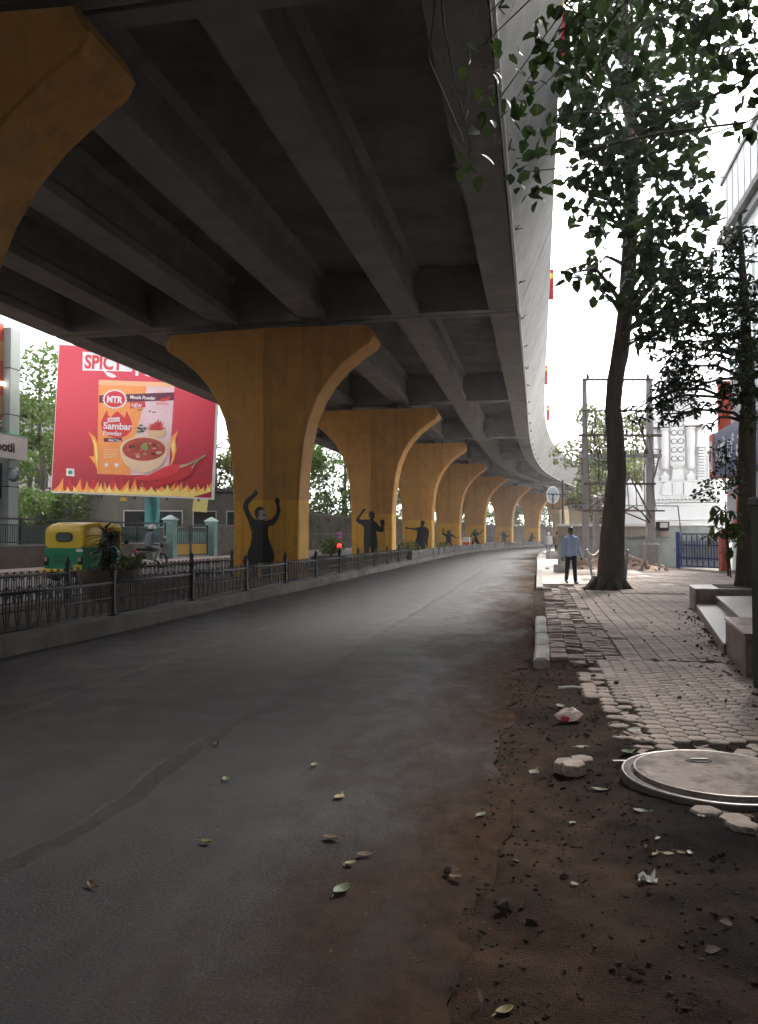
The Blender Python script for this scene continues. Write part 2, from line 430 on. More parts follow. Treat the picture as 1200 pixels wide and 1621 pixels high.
M_verge = mat('verge_soil', (0.024, 0.018, 0.0145), (0.078, 0.050, 0.034), 0.95, 3.0, 12, 0.5, 110, c3=(0.011, 0.010, 0.0095), s3=0.8, t3=(0.42, 0.6), spec=.05)
def _verge_dust():
    N = M_verge.node_tree.nodes; L = M_verge.node_tree.links; b = N['Principled BSDF']
    src = b.inputs['Base Color'].links[0].from_socket
    uv = N.new('ShaderNodeUVMap'); uv.uv_map = 'st'; sp = N.new('ShaderNodeSeparateXYZ'); L.new(uv.outputs[0], sp.inputs[0])
    n = N.new('ShaderNodeTexNoise'); n.inputs['Scale'].default_value = 1.6; n.inputs['Detail'].default_value = 9; n.inputs['Roughness'].default_value = .7; L.new(uv.outputs[0], n.inputs['Vector'])
    ma = N.new('ShaderNodeMath'); ma.operation = 'MULTIPLY_ADD'; ma.inputs[1].default_value = 2.6; L.new(n.outputs[0], ma.inputs[0]); L.new(sp.outputs[1], ma.inputs[2])
    mr = N.new('ShaderNodeMapRange'); mr.inputs['From Min'].default_value = 10.35; mr.inputs['From Max'].default_value = 9.35; mr.inputs['To Max'].default_value = .9; L.new(ma.outputs[0], mr.inputs[0])
    n2 = N.new('ShaderNodeTexNoise'); n2.inputs['Scale'].default_value = 7; n2.inputs['Detail'].default_value = 8; L.new(uv.outputs[0], n2.inputs['Vector'])
    r = N.new('ShaderNodeValToRGB'); r.color_ramp.elements[0].position = .3; r.color_ramp.elements[1].position = .7; r.color_ramp.elements[0].color = (.030, .021, .016, 1); r.color_ramp.elements[1].color = (.088, .053, .035, 1); L.new(n2.outputs[0], r.inputs[0])
    mx = N.new('ShaderNodeMixRGB'); L.new(mr.outputs[0], mx.inputs[0]); L.new(src, mx.inputs[1]); L.new(r.outputs[0], mx.inputs[2]); L.new(mx.outputs[0], b.inputs['Base Color'])
_verge_dust()
def verge_z(s, t):
    k = np.clip((t - 8.45) / 0.9, 0, 1); k = k * k * (3 - 2 * k)
    k2 = np.clip((t - 10.6) / 0.5, 0, 1) + 4.0 * np.clip((8.42 - t) / 0.55, 0, 1)
    return 0.006 + 0.072 * k + 0.022 * fbm(s * 1.6, t * 1.6, 21, 5) + 0.010 * fbm(s * 9, t * 9, 31, 3) - 0.01 * k2
verge = st_grid('dirt_verge', np.arange(-14, 1.0, 0.055), np.arange(7.5, 12.0, 0.055), verge_z, M_verge)
tag(verge, 'dark loose soil verge between asphalt and pavers in the foreground', 'dirt verge', kind='structure')
verge2 = st_grid('dirt_verge', np.arange(0.9, 16, 0.12), np.arange(8.3, 9.3, 0.1), lambda s, t: 0.02 + 0.03 * fbm(s * 1.5, t * 1.5, 5), M_verge)
tag(verge2, 'narrow strip of dirt under the broken pavers beside the kerb', 'dirt verge', kind='structure')

M_med = mat('median_concrete', (0.075, 0.066, 0.058), (0.15, 0.132, 0.115), 0.92, 1.5, 8, 0.4, 16, c3=(0.045, 0.04, 0.035), s3=0.5, t3=(0.45, 0.7))
med = sweep('median', [(-1.75, -.1), (1.78, -.1), (1.72, .21), (1.66, .25), (-1.7, .25)], -40, 225, 2.0, M_med)
tag(med, 'raised concrete median carrying the pillars and the black fence', 'median', kind='structure')
ms = sweep('soil_bed', [(-1.15, .254), (1.15, .254), (1.0, .28), (-1.0, .28)], -40, 225, 3.0, M_soil, parent=med)
M_pink = mat('pink_pavement', (0.42, 0.33, 0.29), (0.52, 0.43, 0.39), 0.9, 1.0, 8, 0.15, 30)
sweep_l = sweep('pavement', [(-9.62, .1), (-8.22, .1), (-8.22, .43), (-8.34, .44), (-9.62, .44)], -40, 225, 2.5, M_pink)
tag(sweep_l, 'pinkish pavement along the far compound wall on the left', 'pavement', kind='structure')
lg = sweep('compound_ground', [(-80, .1), (-9.62, .1), (-9.62, .42), (-80, .42)], -40, 225, 6, M_ground)
tag(lg, 'earth ground inside the compound behind the left wall', 'ground', kind='structure')

# footpath: bed, kerb stones, pavers
M_bed = mat('paver_bed', (0.09, 0.075, 0.062), (0.15, 0.125, 0.105), 0.95, 3, 8, 0.6, 30)
M_pav = mat('paver', (0.31, 0.25, 0.215), (0.42, 0.345, 0.30), 0.88, 2.2, 8, 0.35, 60, rand=0.2, c3=(0.15, 0.115, 0.09), s3=3.5, t3=(0.48, 0.66), coord='Object')
M_pavs = mat('paver_far', (0.31, 0.25, 0.215), (0.45, 0.37, 0.32), 0.88, 6.5, 9, 0.35, 60, c3=(0.20, 0.168, 0.145), s3=0.6, t3=(0.5, 0.68))
M_kerb = mat('kerb_concrete', (0.33, 0.31, 0.285), (0.43, 0.41, 0.38), 0.9, 3, 8, 0.4, 30, rand=0.1, c3=(0.2, 0.175, 0.15), s3=1.5)
fp = sweep('footpath', [(9.2, -.1), (12.6, -.1), (12.6, .055), (9.2, .055)], 0.4, 16, 1.5, M_bed)
tag(fp, 'paved footpath on the right, hexagonal pavers near and rectangular ones further on', 'footpath', kind='structure')
fo = sweep('forecourt', [(12.6, -.1), (24, -.1), (24, .05), (12.6, .05)], -2, 34, 2, M_bed)
tag(fo, 'paved forecourt in front of the temple wall and shop building', 'forecourt', kind='structure')
M_slab = mat('footpath_concrete', (0.40, 0.35, 0.31), (0.52, 0.46, 0.41), 0.9, 0.8, 8, 0.2, 30, c3=(0.3, 0.24, 0.19), s3=0.4)
fp2 = sweep('footpath', [(8.66, -.1), (12.6, -.1), (12.6, .10), (8.66, .10)], 16, 225, 2.5, M_slab)
tag(fp2, 'pale concrete footpath running on beyond the walking man', 'footpath', kind='structure')

def hex_mesh():
    r = 0.0835; b = 0.008
    ring = lambda q, z: [(q * math.cos(k * math.pi / 3), q * math.sin(k * math.pi / 3), z) for k in range(6)]
    me = MB().loft([ring(r, -0.07), ring(r, -b), ring(r - b, 0)]).mesh('hexagonal_paver')
    me.materials.append(M_pav); return me
HEX = hex_mesh()
def rect_mesh():
    mb = MB(); mb.cbox((0, 0, -0.035), (0.212, 0.103, 0.07), 0.006); me = mb.mesh('rectangular_paver'); me.materials.append(M_pav); return me
RECT = rect_mesh()
H0 = head(0)
def piece(name, me, p, rot, parent):
    o = bpy.data.objects.new(name, me); COL.objects.link(o); o.location = p; o.rotation_euler = rot; o.parent = parent; return o

MANH = (2.09, 4.98)
hexes = []
pitch = 0.0835 * 2 + 0.006
for i in range(0, 70):
    for j in range(0, 80):
        s = -5.6 + i * pitch * math.sqrt(3) / 2 * 1.0
        t = 8.75 + j * pitch * 0.75 * 1.155
        # columns of hexagons: flat-top lattice
        t = 8.75 + j * 0.132
        s = -5.6 + i * 0.150 + (0.075 if j % 2 else 0)
        if s > 0.55 or t > 11.6: continue
        p = G(s, t)
        if p.x > 0.476 * p.y + 0.55: continue
        if math.hypot(p.x - MANH[0], p.y - MANH[1]) < 0.66: continue
        n1 = float(fbm(np.array([s * 0.9]), np.array([t * 0.9]), 41)[0])
        edge = 9.02 + 0.16 * n1 + (0.10 * max(0, -s - 2.2))
        near = 5.55 + 0.16 * n1
        keep = t > edge and p.y > near
        # remaining island right of / below the manhole
        if p.y < near:
            isl = (p.x > 1.74 + 0.12 * n1 and 3.7 < p.y < 4.5) or (math.hypot(p.x - 1.36, (p.y - 3.2) * 1.3) < 0.19) or (p.x > 1.75 and 3.0 < p.y < 3.6 and n1 > -0.2)
            keep = isl
        if not keep: continue
        border = t < edge + 0.2 or p.y < near + 0.25
        if border and rnd.random() < 0.13: continue
        hexes.append((p.y, s, t, p, border))
hexes.sort(key=lambda a: a[0])
def hz(s, t, border):
    return 0.098 + 0.012 * float(fbm(np.array([s * 0.6]), np.array([t * 0.6]), 51)[0]) - (rnd.uniform(0.0, 0.03) if border else 0)
def stuff_from(me_src, items, name, m, parent):
    vv = np.array([v.co[:] for v in me_src.vertices]); ff = [tuple(p.vertices) for p in me_src.polygons]
    mb = MB()
    for (p, rx, ry, rz) in items:
        M = Euler((rx, ry, rz)).to_matrix(); A = np.array(M)
        mb.add((vv @ A.T + np.array(p)).tolist(), ff)
    o = obj(name, mb, m, parent, fix=False); o['kind'] = 'stuff'; return o
rest = []
for k, (yy, s, t, p, border) in enumerate(hexes):
    w = 0.05 if border else 0.014
    z = hz(s, t, border)
    if p.y < 4.6: z = float(verge_z(np.array([s]), np.array([t]))[0]) + 0.022
    rot = (rnd.gauss(0, w), rnd.gauss(0, w), H0 + rnd.gauss(0, w * 0.5))
    if k < 300: piece('hexagonal_paver', HEX, (p.x, p.y, z), rot, fp)
    else: rest.append(((p.x, p.y, z), *rot))
if rest: stuff_from(HEX, rest, 'far_hexagonal_pavers', M_pavs, fp)

# solids on the forecourt that pavers must avoid (granite planter, steps, pedestal, post)
PLANTER = [(6.25, 15.75), (11.5, 15.6), (11.9, 17.0), (6.65, 17.1)]
STEPS = [(4.33, 10.05), (8.0, 9.4), (9.9, 15.6), (6.25, 15.75)]
PEDESTAL = [(3.87, 8.44), (5.4, 8.2), (5.9, 9.9), (4.38, 10.1)]
def inside(x, y, poly):
    c = False; n = len(poly)
    for i in range(n):
        x1, y1 = poly[i]; x2, y2 = poly[(i + 1) % n]
        if (y1 > y) != (y2 > y) and x < (x2 - x1) * (y - y1) / (y2 - y1) + x1: c = not c
    return c
rest = []; cnt = 0
nrow = int((24 - 0.62) / 0.110)
for i in range(nrow):
    s = 0.66 + i * 0.110
    jit = rnd.gauss(0, 0.004)
    for j in range(0, 56):
        t = 8.78 + j * 0.2205
        if s < 0.75 and rnd.random() < 0.25: continue
        p = G(s, t)
        if p.x > 0.476 * p.y + 0.5: break
        if inside(p.x, p.y, PLANTER) or inside(p.x, p.y, STEPS) or inside(p.x, p.y, PEDESTAL): continue
        if math.hypot(p.x - 6.4, p.y - 22.4) < 0.75: continue
        n1 = float(fbm(np.array([s * 0.8]), np.array([t * 0.8]), 61)[0])
        if s > 15.5 and t < 10.0: continue
        broken = t < 9.45 + 0.25 * n1 and s < 15.5
        if broken and rnd.random() < 0.16: continue
        if broken and t < 9.0 and n1 > 0.35: continue
        w = 0.06 if broken else 0.010
        z = 0.105 + 0.016 * n1 - (rnd.uniform(0, 0.05) if broken else 0)
        if s > 12 and 10.6 < t < 12.2: z += 0.02
        q = (p.x + rnd.gauss(0, w * 0.12), p.y + rnd.gauss(0, w * 0.12), z)
        rot = (rnd.gauss(0, w), rnd.gauss(0, w), H0 + rnd.gauss(0, w * 0.7 + 0.004))
        if cnt < 300: piece('rectangular_paver', RECT, q, rot, fp); cnt += 1
        else: rest.append((q, *rot))
stuff_from(RECT, rest, 'far_rectangular_pavers', M_pavs, fp)

for k in range(4):       # kerb stones at the near end
    s = 0.35 + k * 1.28
    mb = MB().cbox((0, 0, 0.0), (0.19, 1.22, 0.28), 0.03)
    o = obj('kerb_stone', mb, M_kerb, fp, loc=G(s + 0.6, 8.57, 0), rot=(rnd.gauss(0, .012), rnd.gauss(0, .03), head(s) + rnd.gauss(0, 0.012)))
for k in range(34):
    s = 13.6 + k * 1.5
    mb = MB().cbox((0, 0, 0.02), (0.2, 1.47, 0.28), 0.025)
    obj('kerb_stone', mb, M_kerb, fp2, loc=G(s + 0.7, 8.56, 0), rot=(rnd.gauss(0, .006), rnd.gauss(0, .015), head(s + .7)))
sweep('kerb', [(8.46, -.1), (8.658, -.1), (8.658, .15), (8.46, .14)], 64.8, 225, 2.5, M_kerb, parent=fp2)

# ------------------------------------------------------------------ flyover
GB, GT, DT = 8.55, 9.95, 10.25        # girder bottom, girder top, deck top
fly = thing('flyover', 'long concrete flyover deck on girders curving away overhead', 'flyover', G(0, 0, 0))
fly.location = (0, 0, 0)
GOFF = [-7.5, -4.5, -1.5, 1.5, 4.5, 7.5]
for k in range(0, len(PS) - 3):
    a, b = PS[k] + 0.03, PS[k + 1] - 0.03
    if b < -140: continue
    ds = 2.0 if k >= NP + 2 else 4.0
    for g in GOFF:
        w = 0.42; bulb = 0.0
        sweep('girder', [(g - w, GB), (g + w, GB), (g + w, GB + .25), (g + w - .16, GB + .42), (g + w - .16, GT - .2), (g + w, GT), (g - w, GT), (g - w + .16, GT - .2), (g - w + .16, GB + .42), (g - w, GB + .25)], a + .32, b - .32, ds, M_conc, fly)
    sweep('deck_slab', [(-8.4, GT), (8.4, GT), (8.4, DT), (-8.4, DT)], a, b, ds, M_concd, fly)  # darker concrete puts the recess shade between girders into the colour
    for e in (a + 0.02, b - 0.36):          # end diaphragms
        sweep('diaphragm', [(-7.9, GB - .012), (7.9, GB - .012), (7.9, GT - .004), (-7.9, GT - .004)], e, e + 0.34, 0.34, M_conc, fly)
    mid = (a + b) / 2
    for i in range(0):
        sweep('cross_beam', [(GOFF[i] + .27, GB + .55), (GOFF[i + 1] - .27, GB + .55), (GOFF[i + 1] - .27, GT - .1), (GOFF[i] + .27, GT - .1)], mid - .15, mid + .15, .3, M_concd, fly)
    for sg in (1, -1):
        n = 8 if sg > 0 else 2
        for q in range(n):
            s0 = a + (b - a) * q / n + (0.006 if q else 0); s1 = a + (b - a) * (q + 1) / n - 0.006
            pr = [(sg * 7.955, GB - .03), (sg * 9.02, 11.25), (sg * 8.82, 11.3), (sg * 8.45, DT + .02), (sg * 8.45, GT - .1), (sg * 7.935, GB + .1)]
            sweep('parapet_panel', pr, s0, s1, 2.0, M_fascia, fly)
M_pipe = mat('pale_conduit', (0.5, 0.49, 0.47), (0.62, 0.6, 0.57), 0.6, 3)
for k in range(1, len(PS) - 3):
    if PS[k + 1] < -25: continue
    pts = [G(s, 8.0, GB - .07 + 0.012 * math.sin(s * 1.3)) for s in np.linspace(PS[k] + .05, PS[k + 1] - .05, 14)]
    pp = obj('conduit_pipe', MB().tube(pts, 0.038, 6), M_pipe, fly, smooth=True)
    for s in np.arange(PS[k] + 1, PS[k + 1], 3.9):   # rusty rebar ends and brackets at the drip edge
        mb = MB(); c = G(s, 8.06, GB + .02)
        for q in range(5):
            d = Vector((rnd.uniform(-.03, .16), rnd.uniform(-.12, .12), rnd.uniform(-.02, .12)))
            mb.bar(c, c + d, 0.018)
        obj('bracket', mb, M_iron, pp)

# pillars
def pillar_mat():
    m = bpy.data.materials.new('pillar_paint'); m.use_nodes = True; N = m.node_tree.nodes; L = m.node_tree.links; b = N['Principled BSDF']
    tc = N.new('ShaderNodeTexCoord'); sep = N.new('ShaderNodeSeparateXYZ'); L.new(tc.outputs['Object'], sep.inputs[0])
    def noise(scale, stretch=(1, 1, 1), d=6):
        mp = N.new('ShaderNodeMapping'); mp.inputs['Scale'].default_value = stretch; L.new(tc.outputs['Object'], mp.inputs[0])
        n = N.new('ShaderNodeTexNoise'); n.inputs['Scale'].default_value = scale; n.inputs['Detail'].default_value = d; n.inputs['Roughness'].default_value = .65; L.new(mp.outputs[0], n.inputs['Vector']); return n.outputs[0]
    def ramp(src, a, ca, bb, cb):
        r = N.new('ShaderNodeValToRGB'); r.color_ramp.elements[0].position = a; r.color_ramp.elements[1].position = bb; r.color_ramp.elements[0].color = (*ca, 1); r.color_ramp.elements[1].color = (*cb, 1); L.new(src, r.inputs[0]); return r.outputs[0]
    def mix(f, a, c, ff=1):
        n = N.new('ShaderNodeMixRGB'); L.new(f, n.inputs[0]); L.new(a, n.inputs[1])
        if isinstance(c, tuple): n.inputs[2].default_value = (*c, 1)
        else: L.new(c, n.inputs[2])
        return n.outputs[0]
    old = ramp(noise(1.2), .3, (0.41, 0.20, 0.045), .7, (0.50, 0.245, 0.058))
    new = ramp(noise(2.0), .3, (0.58, 0.30, 0.032), .7, (0.64, 0.335, 0.04))
    wob = N.new('ShaderNodeMath'); wob.operation = 'MULTIPLY_ADD'; wob.inputs[1].default_value = 0.12; L.new(noise(3.0), wob.inputs[0]); L.new(sep.outputs[2], wob.inputs[2])
    mr = N.new('ShaderNodeMapRange'); mr.inputs['From Min'].default_value = 2.52; mr.inputs['From Max'].default_value = 2.56; L.new(wob.outputs[0], mr.inputs[0])
    col = mix(mr.outputs[0], new, old)
    # water runs and grime
    run = ramp(noise(1.0, (3.5, 3.5, 0.12), 8), .5, (0, 0, 0), .7, (.5, .5, .5))
    col = mix(run, col, (0.20, 0.105, 0.04))
    gr = ramp(noise(1.6, (1, 1, .7), 9), .5, (0, 0, 0), .72, (.6, .6, .6))
    col = mix(gr, col, (0.22, 0.13, 0.06))
    ft = N.new('ShaderNodeMapRange'); ft.inputs['From Min'].default_value = 0.75; ft.inputs['From Max'].default_value = 0.0; ft.inputs['To Max'].default_value = 0.8; L.new(wob.outputs[0], ft.inputs[0])
    spl = N.new('ShaderNodeMath'); spl.operation = 'MULTIPLY'; L.new(ft.outputs[0], spl.inputs[0]); L.new(ramp(noise(3, (1, 1, 1), 9), .35, (0, 0, 0), .65, (1, 1, 1)), spl.inputs[1])
    col = mix(spl.outputs[0], col, (0.10, 0.075, 0.05))
    L.new(col, b.inputs['Base Color']); b.inputs['Roughness'].default_value = .75; b.inputs['Specular IOR Level'].default_value = .3
    bp = N.new('ShaderNodeBump'); bp.inputs['Strength'].default_value = .25; bp.inputs['Distance'].default_value = .02; L.new(noise(25), bp.inputs['Height']); L.new(bp.outputs[0], b.inputs['Normal'])
    return m
M_pil = pillar_mat()
BASEZ = 0.25
PZ = [(0.0, 1.07), (2.4, 1.09), (3.4, 1.14), (4.3, 1.24), (5.1, 1.42), (5.75, 1.70), (6.3, 2.06), (6.75, 2.48), (7.12, 2.95), (7.38, 3.36), (7.44, 3.42), (7.62, 3.52), (7.95, 3.34)]
RID, DEP = 0.26, 0.62
def pillar_ring(a, z, d=DEP):
    k = RID * min(1.0, a / 1.1) 
    c = 0.05
    return [(-a, -d + c, z), (-a + c, -d, z), (0, -d - RID, z), (a - c, -d, z), (a, -d + c, z), (a, d - c, z), (a - c, d, z), (0, d + RID, z), (-a + c, d, z), (-a, d - c, z)]
def pillar_mesh():
    mb = MB()
    mb.loft([pillar_ring(a, z) for z, a in PZ])
    return mb.mesh('pillar_body')
PILM = pillar_mesh()
bm = bmesh.new(); bm.from_mesh(PILM); bmesh.ops.recalc_face_normals(bm, faces=bm.faces); bm.to_mesh(PILM); bm.free(); PILM.materials.append(M_pil)
ORD = ['nearest pillar, only its flared cap showing at top left', 'pillar painted with a woman raising both arms', 'pillar with a figure of a man raising one hand', 'pillar with a figure stretching one arm sideways', 'pillar with a figure holding one arm up and the other out', 'pillar with a figure leaping with an arm thrown up', 'pillar with a small striding figure', 'pillar with a small crouching figure, before the sign', 'farthest pillar in view, partly behind the round sign']
pillars = []
for i, k in enumerate(range(NP, NP + 9)):
    s = PS[k]
    t = thing('flyover_pillar', 'flared yellow concrete ' + ORD[i], 'pillar', G(s, -0.42 if i == 0 else 0, BASEZ), head(s), 'painted pillars of the flyover', 'thing')
    body = obj('shaft', PILM, None, t)
    for g in (-1.5, 1.5):
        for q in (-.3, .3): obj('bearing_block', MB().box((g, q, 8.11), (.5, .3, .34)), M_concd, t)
    pillars.append(t)

# black silhouettes painted on the pillars: outlines in metres (across, up)
def sil(pts, w, h):
    return [(x * w, y * h) for x, y in pts]
FIG = {}
FIG[1] = [(-.42, 0), (-.12, 0), (-.08, .45), (.02, .45), (.06, 0), (.34, 0), (.36, .35), (.44, .62), (.42, .80), (.34, 1.02), (.26, 1.25), (.24, 1.45), (.27, 1.62), (.42, 1.66), (.56, 1.86), (.62, 2.10), (.58, 2.34), (.62, 2.40), (.56, 2.52), (.50, 2.54), (.44, 2.40), (.50, 2.28), (.50, 2.12), (.46, 1.98), (.36, 1.85), (.22, 1.80), (.12, 1.79), (.15, 1.86), (.18, 1.98), (.15, 2.14), (.06, 2.22), (-.05, 2.24), (-.16, 2.20), (-.22, 2.08), (-.20, 1.96), (-.14, 1.88), (-.14, 1.82), (-.24, 1.86), (-.36, 2.00), (-.46, 2.20), (-.44, 2.32), (-.30, 2.46), (-.16, 2.58), (-.10, 2.64), (-.10, 2.72), (-.18, 2.78), (-.24, 2.74), (-.30, 2.64), (-.46, 2.54), (-.60, 2.42), (-.66, 2.24), (-.58, 2.04), (-.46, 1.80), (-.38, 1.60), (-.32, 1.45), (-.32, 1.20), (-.38, 1.00), (-.48, .78), (-.48, .60), (-.42, .40)]
FIG[2] = [(-.30, 0), (-.08, 0), (-.04, .55), (.02, .85), (.08, .5), (.12, 0), (.34, 0), (.36, .5), (.40, 1.0), (.38, 1.2), (.34, 1.45), (.34, 1.62), (.46, 1.56), (.66, 1.52), (.74, 1.62), (.72, 1.85), (.76, 2.02), (.74, 2.18), (.66, 2.24), (.62, 2.14), (.56, 2.22), (.52, 2.12), (.58, 1.98), (.56, 1.78), (.36, 2.05), (.22, 2.16), (.20, 2.26), (.26, 2.36), (.26, 2.52), (.16, 2.64), (.02, 2.64), (-.06, 2.54), (-.06, 2.38), (0, 2.28), (-.02, 2.2), (-.2, 2.22), (-.52, 2.2), (-.6, 2.26), (-.46, 2.48), (-.34, 2.6), (-.26, 2.70), (-.2, 2.72), (-.28, 2.78), (-.40, 2.76), (-.46, 2.66), (-.62, 2.46), (-.80, 2.24), (-.80, 2.14), (-.64, 2.0), (-.42, 1.90), (-.34, 1.8), (-.32, 1.5), (-.36, 1.2), (-.34, .9)]
FIG[3] = [(-.36, 0), (-.14, 0), (-.08, .55), (.04, .55), (.1, 0), (.32, 0), (.38, .5), (.36, .95), (.44, .60), (.52, .58), (.56, .75), (.54, 1.0), (.62, 1.4), (.66, 1.75), (.60, 1.95), (.42, 2.08), (.24, 2.12), (.22, 2.2), (.30, 2.34), (.34, 2.58), (.06, 2.62), (.0, 2.52), (.02, 2.3), (.06, 2.18), (-.1, 2.10), (-.4, 2.02), (-1.0, 2.06), (-1.16, 2.12), (-1.3, 2.04), (-1.12, 1.96), (-.9, 1.96), (-.38, 1.86), (-.22, 1.8), (-.26, 1.4), (-.4, 1.05), (-.42, .7)]
FIG[4] = [(-.55, 0), (-.34, .02), (-.12, .72), (.0, .78), (.16, .7), (.34, .0), (.58, 0), (.44, .4), (.28, .95), (.26, 1.4), (.42, 1.5), (.74, 1.28), (1.02, 1.3), (1.04, 1.36), (.78, 1.4), (.5, 1.68), (.28, 1.78), (.18, 1.8), (.24, 1.95), (.2, 2.1), (.02, 2.18), (-.16, 2.08), (-.2, 1.92), (-.1, 1.8), (-.3, 1.76), (-.58, 1.86), (-.62, 2.1), (-.54, 2.3), (-.6, 2.36), (-.72, 2.3), (-.72, 2.0), (-.76, 1.8), (-.66, 1.68), (-.3, 1.5), (-.26, 1.2), (-.3, .9), (-.46, .4)]
FIG[5] = [(-.34, 0), (-.1, .02), (-.1, .6), (.1, .64), (.36, .3), (.7, 0), (.86, .04), (.6, .42), (.34, .9), (.3, 1.4), (.62, 1.5), (.86, 1.8), (.96, 2.05), (1.02, 2.04), (.98, 2.2), (.88, 2.1), (.7, 1.8), (.5, 1.64), (.3, 1.74), (.22, 1.9), (.2, 2.05), (.06, 2.1), (-.1, 2.0), (-.1, 1.8), (-.3, 1.64), (-.52, 1.3), (-.68, 1.24), (-.66, 1.16), (-.46, 1.16), (-.24, 1.4), (-.2, 1.1), (-.26, .8), (-.36, .4)]
FIG[6] = [(-.5, 0), (-.3, .02), (-.04, .6), (.08, .66), (.16, .36), (.44, 0), (.6, .06), (.4, .46), (.28, .9), (.3, 1.3), (.5, 1.16), (.74, 1.3), (.8, 1.42), (.7, 1.44), (.5, 1.32), (.34, 1.56), (.2, 1.76), (.2, 1.92), (.06, 2.06), (-.12, 2.0), (-.18, 1.84), (-.06, 1.7), (-.3, 1.6), (-.38, 1.72), (-.5, 1.82), (-.54, 1.74), (-.42, 1.5), (-.24, 1.4), (-.2, 1.0), (-.24, .7), (-.44, .3)]
FIG[7] = [(-.56, 0), (-.34, .02), (-.3, .4), (-.04, .46), (.06, 0), (.28, .02), (.22, .6), (.12, .8), (.2, 1.1), (.46, .84), (.66, .86), (.66, .98), (.5, 1.0), (.34, 1.3), (.2, 1.46), (.3, 1.6), (.24, 1.78), (.06, 1.82), (-.08, 1.68), (-.04, 1.5), (-.26, 1.3), (-.4, .8), (-.6, .4)]
FIG[8] = [(-.4, 0), (-.16, 0), (.0, .6), (.16, 0), (.4, 0), (.26, .8), (.26, 1.3), (.5, 1.6), (.74, 1.7), (.7, 1.8), (.44, 1.74), (.2, 1.7), (.14, 1.95), (-.02, 2.02), (-.14, 1.92), (-.12, 1.72), (-.4, 1.6), (-.62, 1.9), (-.7, 1.84), (-.5, 1.5), (-.26, 1.3), (-.24, .8)]
FX = {1: (-0.08, 1.0), 2: (-0.05, .98), 3: (0.28, .92), 4: (0.1, .84), 5: (.05, .98), 6: (.05, .95), 7: (0.05, .95), 8: (.1, .9)}
for i, pts in FIG.items():
    fx, sc = FX[i]
    bm = bmesh.new()
    vs = [bm.verts.new((x * sc + fx, 0, y * sc + 0.03)) for x, y in pts]
    bm.faces.new(vs); bm.normal_update()
    bmesh.ops.triangulate(bm, faces=bm.faces)
    bmesh.ops.bisect_plane(bm, geom=list(bm.verts) + list(bm.edges) + list(bm.faces), plane_co=(0, 0, 0), plane_no=(1, 0, 0), dist=1e-5)
    lim = 1.0
    for v in bm.verts:
        aa = float(np.interp(v.co.z, [z for z, a in PZ], [a for z, a in PZ])) - 0.05
        x = max(-aa + .01, min(aa - .01, v.co.x)); v.co.x = x
        v.co.y = -DEP - RID * (1 - abs(x) / aa) - 0.004
    me = bpy.data.meshes.new('painted_figure'); bm.to_mesh(me); bm.free(); me.materials.append(M_black)
    o = bpy.data.objects.new('painted_figure', me); COL.objects.link(o); o.parent = pillars[i]
# torn paper stuck over the first figure's face
M_paper = mat('torn_paper', (0.30, 0.31, 0.31), (0.03, 0.03, 0.03), 0.8, 14, 6, contrast=(.52, .6))
o = obj('torn_poster', MB().add([(-.16, -.885, 1.86), (.1, -.885, 1.84), (.12, -.885, 2.12), (.0, -.90, 2.18), (-.14, -.885, 2.14)], [(0, 1, 2, 3, 4)]), M_paper, pillars[1])
# ------------------------------------------------------------------ trees
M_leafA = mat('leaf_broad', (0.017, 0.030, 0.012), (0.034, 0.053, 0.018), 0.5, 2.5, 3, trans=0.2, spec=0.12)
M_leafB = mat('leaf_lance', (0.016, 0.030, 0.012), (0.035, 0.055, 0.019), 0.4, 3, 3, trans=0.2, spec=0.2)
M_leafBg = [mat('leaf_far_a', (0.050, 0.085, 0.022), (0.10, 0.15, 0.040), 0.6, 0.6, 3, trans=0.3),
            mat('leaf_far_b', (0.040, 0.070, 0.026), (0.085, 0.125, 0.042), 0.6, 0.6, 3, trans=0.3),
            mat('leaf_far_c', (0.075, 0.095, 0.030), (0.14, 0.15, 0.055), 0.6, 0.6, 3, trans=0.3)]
LEAF_OV = np.array([(0, 0, 0), (.30, .34, .05), (.68, .26, .02), (1, 0, -.10), (.68, -.26, .02), (.30, -.34, .05)])
LEAF_LA = np.array([(0, 0, 0), (.30, .15, .03), (.68, .12, .0), (1, 0, -.14), (.68, -.12, .0), (.30, -.15, .03)])
LEAF_F = np.array([(0, 3, 2, 1), (0, 5, 4, 3)])
def leaves(cent, size, proto, rs, droop=0.35, jitter=0.25, dirs=None):
    """one leaf at each row of cent; returns verts, faces"""
    n = len(cent)
    az = rs.uniform(0, 2 * np.pi, n); el = rs.normal(-droop, 0.5, n); ro = rs.normal(0, 0.7, n)
    d = np.stack([np.cos(az) * np.cos(el), np.sin(az) * np.cos(el), np.sin(el)], 1)
    if dirs is not None:
        d = d * 0.55 + dirs; d /= np.linalg.norm(d, axis=1, keepdims=True)
    up = np.array([0, 0, 1.0]); sd = np.cross(d, up); sd /= np.linalg.norm(sd, axis=1, keepdims=True) + 1e-9
    nm = np.cross(sd, d)
    c, s_ = np.cos(ro)[:, None], np.sin(ro)[:, None]
    sd2 = sd * c + nm * s_; nm2 = -sd * s_ + nm * c
    sz = size * (1 + rs.uniform(-jitter, jitter, n))[:, None, None]
    P = proto[None, :, :]
    V = cent[:, None, :] + sz * (P[:, :, 0:1] * d[:, None, :] + P[:, :, 1:2] * sd2[:, None, :] + P[:, :, 2:3] * nm2[:, None, :])
    Fq = (LEAF_F[None] + (np.arange(n) * 6)[:, None, None]).reshape(-1, 4)
    return V.reshape(-1, 3), Fq
